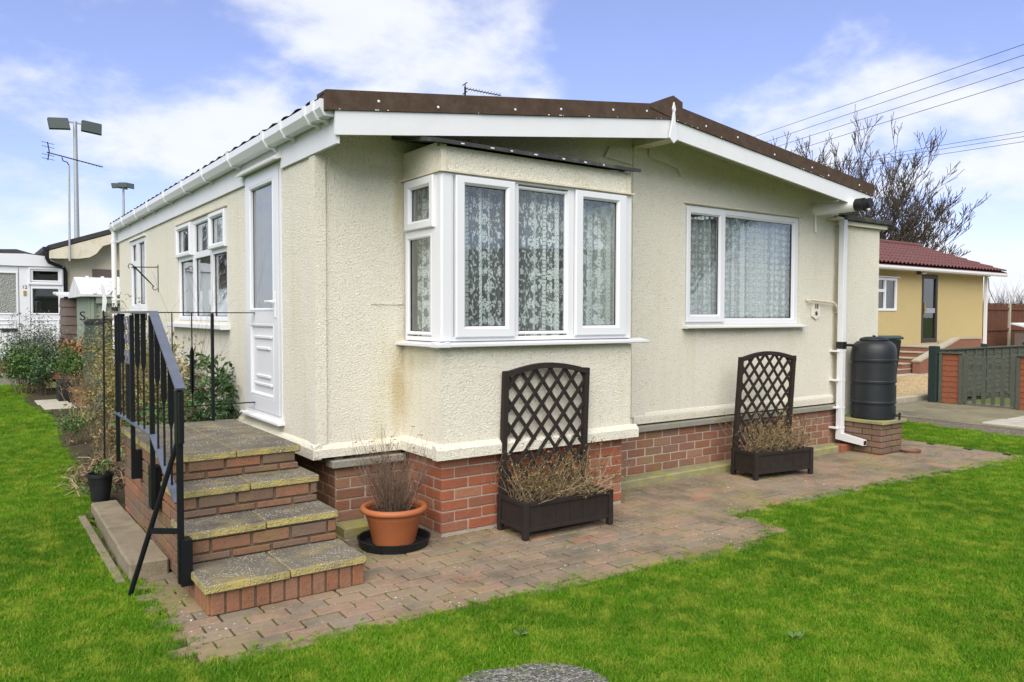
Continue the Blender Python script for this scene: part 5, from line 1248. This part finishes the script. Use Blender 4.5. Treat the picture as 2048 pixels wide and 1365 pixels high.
for k, (a, b) in enumerate((((26.77, 25.38, 8.6), (19.03, -2.03, 8.6)), ((26.86, 25.28, 8.2), (18.49, -2.21, 8.2)), ((26.22, 23.98, 7.8), (18.26, -2.02, 7.8)), ((23.94, 16.99, 7.4), (18.43, -.3, 7.4)), ((32.84, 21.47, 9.0), (33.35, 5.24, 9.0)), ((32.02, 18.78, 8.7), (32.92, 5.71, 8.7)), ((31.77, 17.48, 8.4), (32.38, 5.82, 8.4)))):
    a = Vector(a); b = Vector(b)
    tag(MB().tube([a.lerp(b, q/12) for q in range(13)], .008 if k < 4 else .010, 5).build('overhead_wire', 'wire'), ['topmost of the four overhead wires crossing the sky at right', 'second highest overhead wire of the upper four', 'third overhead wire of the upper four', 'lowest overhead wire of the upper four', 'highest of the three lower overhead wires behind the tree', 'middle of the three lower overhead wires behind the tree', 'lowest of the three overhead wires behind the tree'][k], 'wire', 'overhead wires')

# ================================================================== LEFT BACKGROUND: neighbouring home, sheds, masts
NY = 16.0
nb_ = thing('neighbour_home', 'cream neighbouring bungalow with dark roof edge at the far left', 'house', (2.5, NY, 0))
wm_ = MB(); wm_.prism([(.06, .45), (5.9, .45), (5.9, 3.0), (3.0, 4.05), (.06, 3.0)], NY, NY+8, 'y'); wm_.build('wall', 'stucco_neighbour', nb_)
MB().box(.1, 5.85, NY+.1, NY+7.9, 0, .45).build('brick_base', 'tan_brick_far', nb_)
mb = MB(); mb.prism([(-.32, 3.10), (3.0, 4.28), (6.3, 3.10), (6.3, 3.0), (3.0, 4.17), (-.32, 2.99)], NY-.45, NY+8.2); nro = mb.build('roof', 'slate_roof', nb_)
mb = MB(); mb.prism([(-.30, 2.975), (3.0, 4.14), (6.28, 2.975), (6.28, 2.80), (3.0, 3.93), (.80, 3.14), (.66, 2.95), (.52, 2.86), (.30, 2.82), (-.30, 2.80)], NY-.44, NY-.41); mb.build('bargeboard', 'cream_paint', nb_)
MB().box(.3, 5.8, NY-.02, NY-.005, 3.0, 3.02).build('wall_band', 'stucco_neighbour', nb_)
for k in range(2): MB().box(.62, 1.6, NY-.03, NY-.004, 2.22+k*.20, 2.41+k*.20).build('vent_board', 'brown_board', nb_)
autosmooth(MB().tube([(-.34, NY-.40, 3.02), (-.34, NY-.40, 2.80), (-.30, NY-.38, 2.72), (.02, NY-.12, 2.60), (.05, NY-.08, 2.50), (.05, NY-.08, .3)], .045, 10).build('downpipe', 'black_plastic', nb_))
MB().prism([(-.42, 2.98), (-.30, 2.98), (-.30, 3.06), (-.42, 3.06)], NY-.46, NY+8).build('gutter', 'black_plastic', nb_)
tvm = thing('television_aerial', 'rooftop television aerial on a thin mast at the neighbouring gable', 'aerial', (.10, NY-.5, 2.9))
autosmooth(MB().tube([(.10, NY-.50, 2.75), (.12, NY-.50, 4.95)], .022, 8).build('mast', 'galv', tvm))
mb = MB(); mb.tube([(-.32, NY-.5, 5.20), (.80, NY-.62, 4.97)], .012, 6); mb.build('boom', 'black_iron', tvm)
mb = MB(); mb.tube([(.12, NY-.5, 4.95), (.08, NY-.5, 5.02), (.0, NY-.5, 5.04), (-.02, NY-.5, 5.12)], .012, 6)
for k in range(14): x = -.02+k*.058; z = 5.14-.0118*k/.058*.058; z = 5.145-(x+.02)*.205; mb.tube([(x-.02, NY-.61, z), (x+.02, NY-.43, z)], .005, 4)
mb.build('director', 'black_iron', tvm)['kind'] = 'stuff'
mb = MB()
for q in range(5): z = 5.05+q*.09; mb.tube([(-.42, NY-.5-.10, z), (-.16, NY-.5+.10, z)], .006, 4) if q != 2 else None
mb.tube([(-.30, NY-.5, 5.02), (-.27, NY-.5, 5.22), (-.30, NY-.5, 5.43)], .012, 5); mb.build('reflector', 'black_iron', tvm)
po = thing('white_porch', 'white panelled porch with glazed door and number 12 at the far left', 'porch', (-1.5, NY-.6, 0)); PY = NY-.15
def T_po(u, d, v): return (u, PY-d, v)
mb = MB(); mb.prism([(-3.4, 2.62), (.02, 2.62), (-.36, 2.86), (-.75, 2.90), (-3.4, 2.83)], PY-.05, PY+1.4, 'y'); mb.build('roof_fascia', 'upvc', po)
mb = MB(); mb.prism([(-3.5, 2.90), (-.9, 3.02), (-.55, 2.92), (-3.5, 2.84)], PY+.3, PY+1.5, 'y'); mb.build('roof', 'slate_roof', po)
wall_panel(T_po, -3.4, .0, .50, 2.615, [(-1.86, -.90, 1.51, 2.48), (-.65, -.07, 1.51, 2.14), (-.64, -.07, 2.27, 2.55)], -.08, 0).build('frame', 'upvc', po)
for a, b, c, d, nm in ((-1.86, -.90, 1.51, 2.48, 'glass_obscure'), (-.65, -.07, 1.51, 2.14, 'glass_far'), (-.64, -.07, 2.27, 2.55, 'glass_far')):
    MB(T_po).ring(a, b, c, d, .035, -.03, .012, .01).build('glazing_bead', 'upvc', po); MB(T_po).box(a+.02, b-.02, -.03, -.024, c+.02, d-.02).build('pane', nm, po)
MB(T_po).ring(-.70, -.02, 2.20, 2.60, .05, .0, .03, .01).build('vent_frame', 'upvc', po)
for a, b, c, d in ((-1.86, -.95, .62, 1.40), (-.62, -.1, .62, 1.40)):
    for k in range(3): MB(T_po).ring(a+.09*k, b-.09*k, c+.09*k, d-.09*k, .03, -.01, .014, .01).build('panel_moulding', 'upvc', po)
MB(T_po).box(-1.25, -.93, .0, .03, 1.12, 1.20).build('letter_box', 'gasket', po)
for x in (-.885, -.665): MB(T_po).box(x-.004, x+.004, .0, .003, .55, 2.60).build('joint', 'gasket', po)
MB().box(-3.4, -.0, PY+.02, PY+1.3, 0, .50).build('base', 'tan_brick_far', po); MB().box(-3.4, .0, PY+.1, PY+1.4, .51, 2.6).build('inner_wall', 'interior', po)
text('12', .11, (-.775, PY-.006, 2.14), (R(90), 0, 0), 'print_dark', po, 'numerals')
MB(T_po).box(-.80, -.745, .0, .02, 1.95, 2.06).build('bell_push', 'brass', po)
tag(MB().box(-3.4, -.55, 14.6, 15.6, 0, .20).build('porch_step', 'concrete'), 'low grey step in front of the white porch', 'step')
# green metal shed with pale roof
sd = thing('metal_shed', 'pale green corrugated metal shed with white ridged roof', 'shed', (.4, 11.6, 0))
def corr(p0, p1, z0, z1a, z1b, n, name, per=.1, amp=.012):
    mb = MB(); p0 = Vector(p0); p1 = Vector(p1); t = (p1-p0); nn = Vector((t.y, -t.x, 0)).normalized(); A = []
    for k in range(n+1):
        f = k/n; q = p0+t*f+nn*(amp if k % 2 else -amp); zt = z1a+(z1b-z1a)*f; A.append((mb.p((q.x, q.y, z0)), mb.p((q.x, q.y, zt))))
    for a, b in zip(A, A[1:]): mb.f.append([a[0], b[0], b[1], a[1]])
    return mb.build(name, 'green_metal', sd)
SX0, SX1, SY0, SY1 = -.10, 1.6, 10.6, 12.4
corr((SX0, SY1, 0), (SX0, SY0, 0), .0, 1.86, 1.86, 26, 'side_panel'); corr((SX0, SY0, 0), (SX1, SY0, 0), .0, 1.90, 1.90, 24, 'front_panel')
MB().box(SX0+.02, SX1, SY0+.02, SY1, .0, 1.80).build('body', 'green_metal', sd)
mb = MB(); mb.prism([(SY0-.12, 1.88), ((SY0+SY1)/2, 2.22), (SY1+.1, 1.88), (SY1+.1, 1.84), (SY0-.12, 1.84)], SX0-.14, SX1+.1, 'x'); sr = mb.build('roof', 'shed_roof', sd)
for k in range(7): x = SX0+.05+k*.26; mb = MB(); mb.prism([(SY0-.13, 1.885), ((SY0+SY1)/2, 2.225), ((SY0+SY1)/2, 2.245), (SY0-.13, 1.905)], x, x+.05, 'x'); mb.build('roof_rib', 'shed_roof', sr)
MB().box(SX0+.1, SX1, SY0-.09, SY0-.03, 1.72, 1.84).build('door_track', 'green_metal', sd)
# brown clad shed
bs_ = thing('clad_shed', 'narrow brown shiplap clad shed between the porch and the green shed', 'shed', (-.25, 13.2, 0))
MB().box(-.27, .20, 12.62, 13.6, 0, 1.86).build('body', 'brown_board', bs_)
for k in range(10): MB().prism([(12.60, .05+k*.18), (12.575, .05+k*.18), (12.595, .05+k*.18+.175), (12.60, .05+k*.18+.175)], -.30, .22, 'x').build('board', 'brown_board', bs_); MB().prism([(-.272, .05+k*.18), (-.30, .05+k*.18), (-.28, .05+k*.18+.175), (-.272, .05+k*.18+.175)], 12.61, 13.6, 'y').build('board', 'brown_board', bs_)
MB().prism([(12.5, 1.87), (13.7, 1.95), (13.7, 1.99), (12.5, 1.91)], -.40, .3, 'x').build('roof', 'shed_roof', bs_)
cb = thing('compost_bin', 'dark green plastic compost bin beside the metal shed', 'bin', (.02, 9.45, 0))
mb = MB(); n = 28
for r_, z in ((.40, 0), (.36, .5), (.34, .9), (.355, .92), (.355, .98), (.33, 1.02), (.32, 1.30), (.335, 1.32), (.335, 1.36), (.25, 1.40), (.02, 1.42)): pass
autosmooth(MB().lathe([(.0001, 0), (.40, 0), (.37, .5), (.352, .95), (.362, .96), (.362, 1.01), (.348, 1.02), (.330, 1.36), (.0001, 1.36)], 28, (0, 0, 0), False).build('barrel', 'green_plastic', cb, local=True))
autosmooth(MB().lathe([(.345, 1.36), (.345, 1.41), (.30, 1.44), (.0001, 1.46)], 28, (0, 0, 0), False).build('lid', 'black_plastic', cb, local=True))
# floodlight masts
def mast(label, x, y, h, rad, heads, sc):
    t = thing('floodlight_mast', label, 'floodlight', (x, y, 0), 0, 'floodlight masts on the skyline')
    autosmooth(MB().tube([(0, 0, 0), (0, 0, h)], [rad, rad*.6], 12).build('pole', 'galv', t, local=True))
    w_ = max(abs(a) for a, b in heads)*sc
    MB().bar((-w_, 0, h-.04), (w_, 0, h-.10), .09*sc, .09*sc).build('crossarm', 'galv', t, local=True)
    for a, b in heads:
        mb = MB(); o = (a*sc, b*sc, h-.12*sc)
        mb.prism([(-.60*sc, .0), (.60*sc, .0), (.55*sc, .16*sc), (-.55*sc, .16*sc)], -.42*sc, .42*sc, 'y'); q = mb.build('lamp_head', 'lamp_dark', t, local=True); q.location = (o[0], o[1], o[2]-.22*sc); q.rotation_euler = (R(62), R(6 if a > 0 else -6), 0)
    return t
mast('tall galvanised floodlight mast with two lamp heads above the neighbouring roof', 2.88, 39.7, 11.2, .15, [(-.92, -.1), (.92, -.1)], .78)
mast('farther floodlight mast with four small lamp heads on the skyline', 10.4, 74.0, 13.5, .16, [(-.9, .5), (.1, .7), (-.2, -.6), (.8, -.5)], .62)

for k, (x, y) in enumerate(((.153, -2.165), (1.19, -2.93))):
    g = random.Random(k); t = thing('lawn_weed', ['pale broad-leaved weed in the lawn above the stepping stone', 'small broad-leaved weed in the front lawn, right of the stepping stone', 'small broad-leaved weed in the middle of the front lawn', 'small broad-leaved weed in the lawn at lower left'][k], 'weed', (x, y, .01), 0, 'weeds in the lawn'); lb = MB()
    for j in range(11): a = j*2.4+g.uniform(-.3, .3); leaf(lb, g, (g.uniform(-.01, .01), g.uniform(-.01, .01), .008), .04, Vector((math.cos(a), math.sin(a), .6)), .45)
    lb.build('leaf', 'leaf_green', t, local=True)['kind'] = 'stuff'

# ================================================================== BEHIND AND BESIDE THE CAMERA (mirrored in the panes)
def copy_tree(o, label, loc, sc):
    c = o.copy(); COL.objects.link(c); c.location = loc; c.scale = (sc, sc, sc); c['label'] = label
    for ch in list(o.children):
        d = ch.copy(); COL.objects.link(d); d.parent = c
    return c
copy_tree(tree, 'leafless tree off to the left, mirrored in the three-light window', (-5.3, 28, 0), .62)
copy_tree(tree, 'leafless tree behind the camera, mirrored in the gable window', (17, -13, 0), .8)
def bungalow(label, loc, rz, L_, D_):
    t = thing('park_bungalow', label, 'house', loc, rz)
    MB().prism([(0, .45), (D_, .45), (D_, 2.7), (D_/2, 3.3), (0, 2.7)], 0, L_, 'x').build('wall', 'stucco_neighbour', t, local=True)
    MB().box(.03, L_-.03, .03, D_-.03, 0, .449).build('brick_base', 'tan_brick_far', t, local=True)
    MB().prism([(-.3, 2.66), (D_/2, 3.42), (D_+.3, 2.66), (D_+.3, 2.60), (D_/2, 3.34), (-.3, 2.60)], -.3, L_+.3, 'x').build('roof', 'slate_roof', t, local=True)
    MB().box(-.3, L_+.3, -.33, -.305, 2.52, 2.68).build('fascia', 'upvc', t, local=True)
    for k in range(3):
        x = L_*(k+.5)/3-.7; w_ = MB(lambda u, d, v: (u, -d, v)).ring(x, x+1.4, 1.3, 2.3, .08, -.02, .03).build('window', 'upvc', t, local=True)
        MB().box(x+.08, x+1.32, -.012, -.004, 1.38, 2.22).build('pane', 'gasket', w_, local=True)
    return t
bungalow('pale bungalow off to the left, mirrored in the door glass', (-14, 22, 0), R(70), 9, 5)
bungalow('pale bungalow behind the camera, mirrored in the gable window', (13, -9.5, 0), R(215), 10, 5)
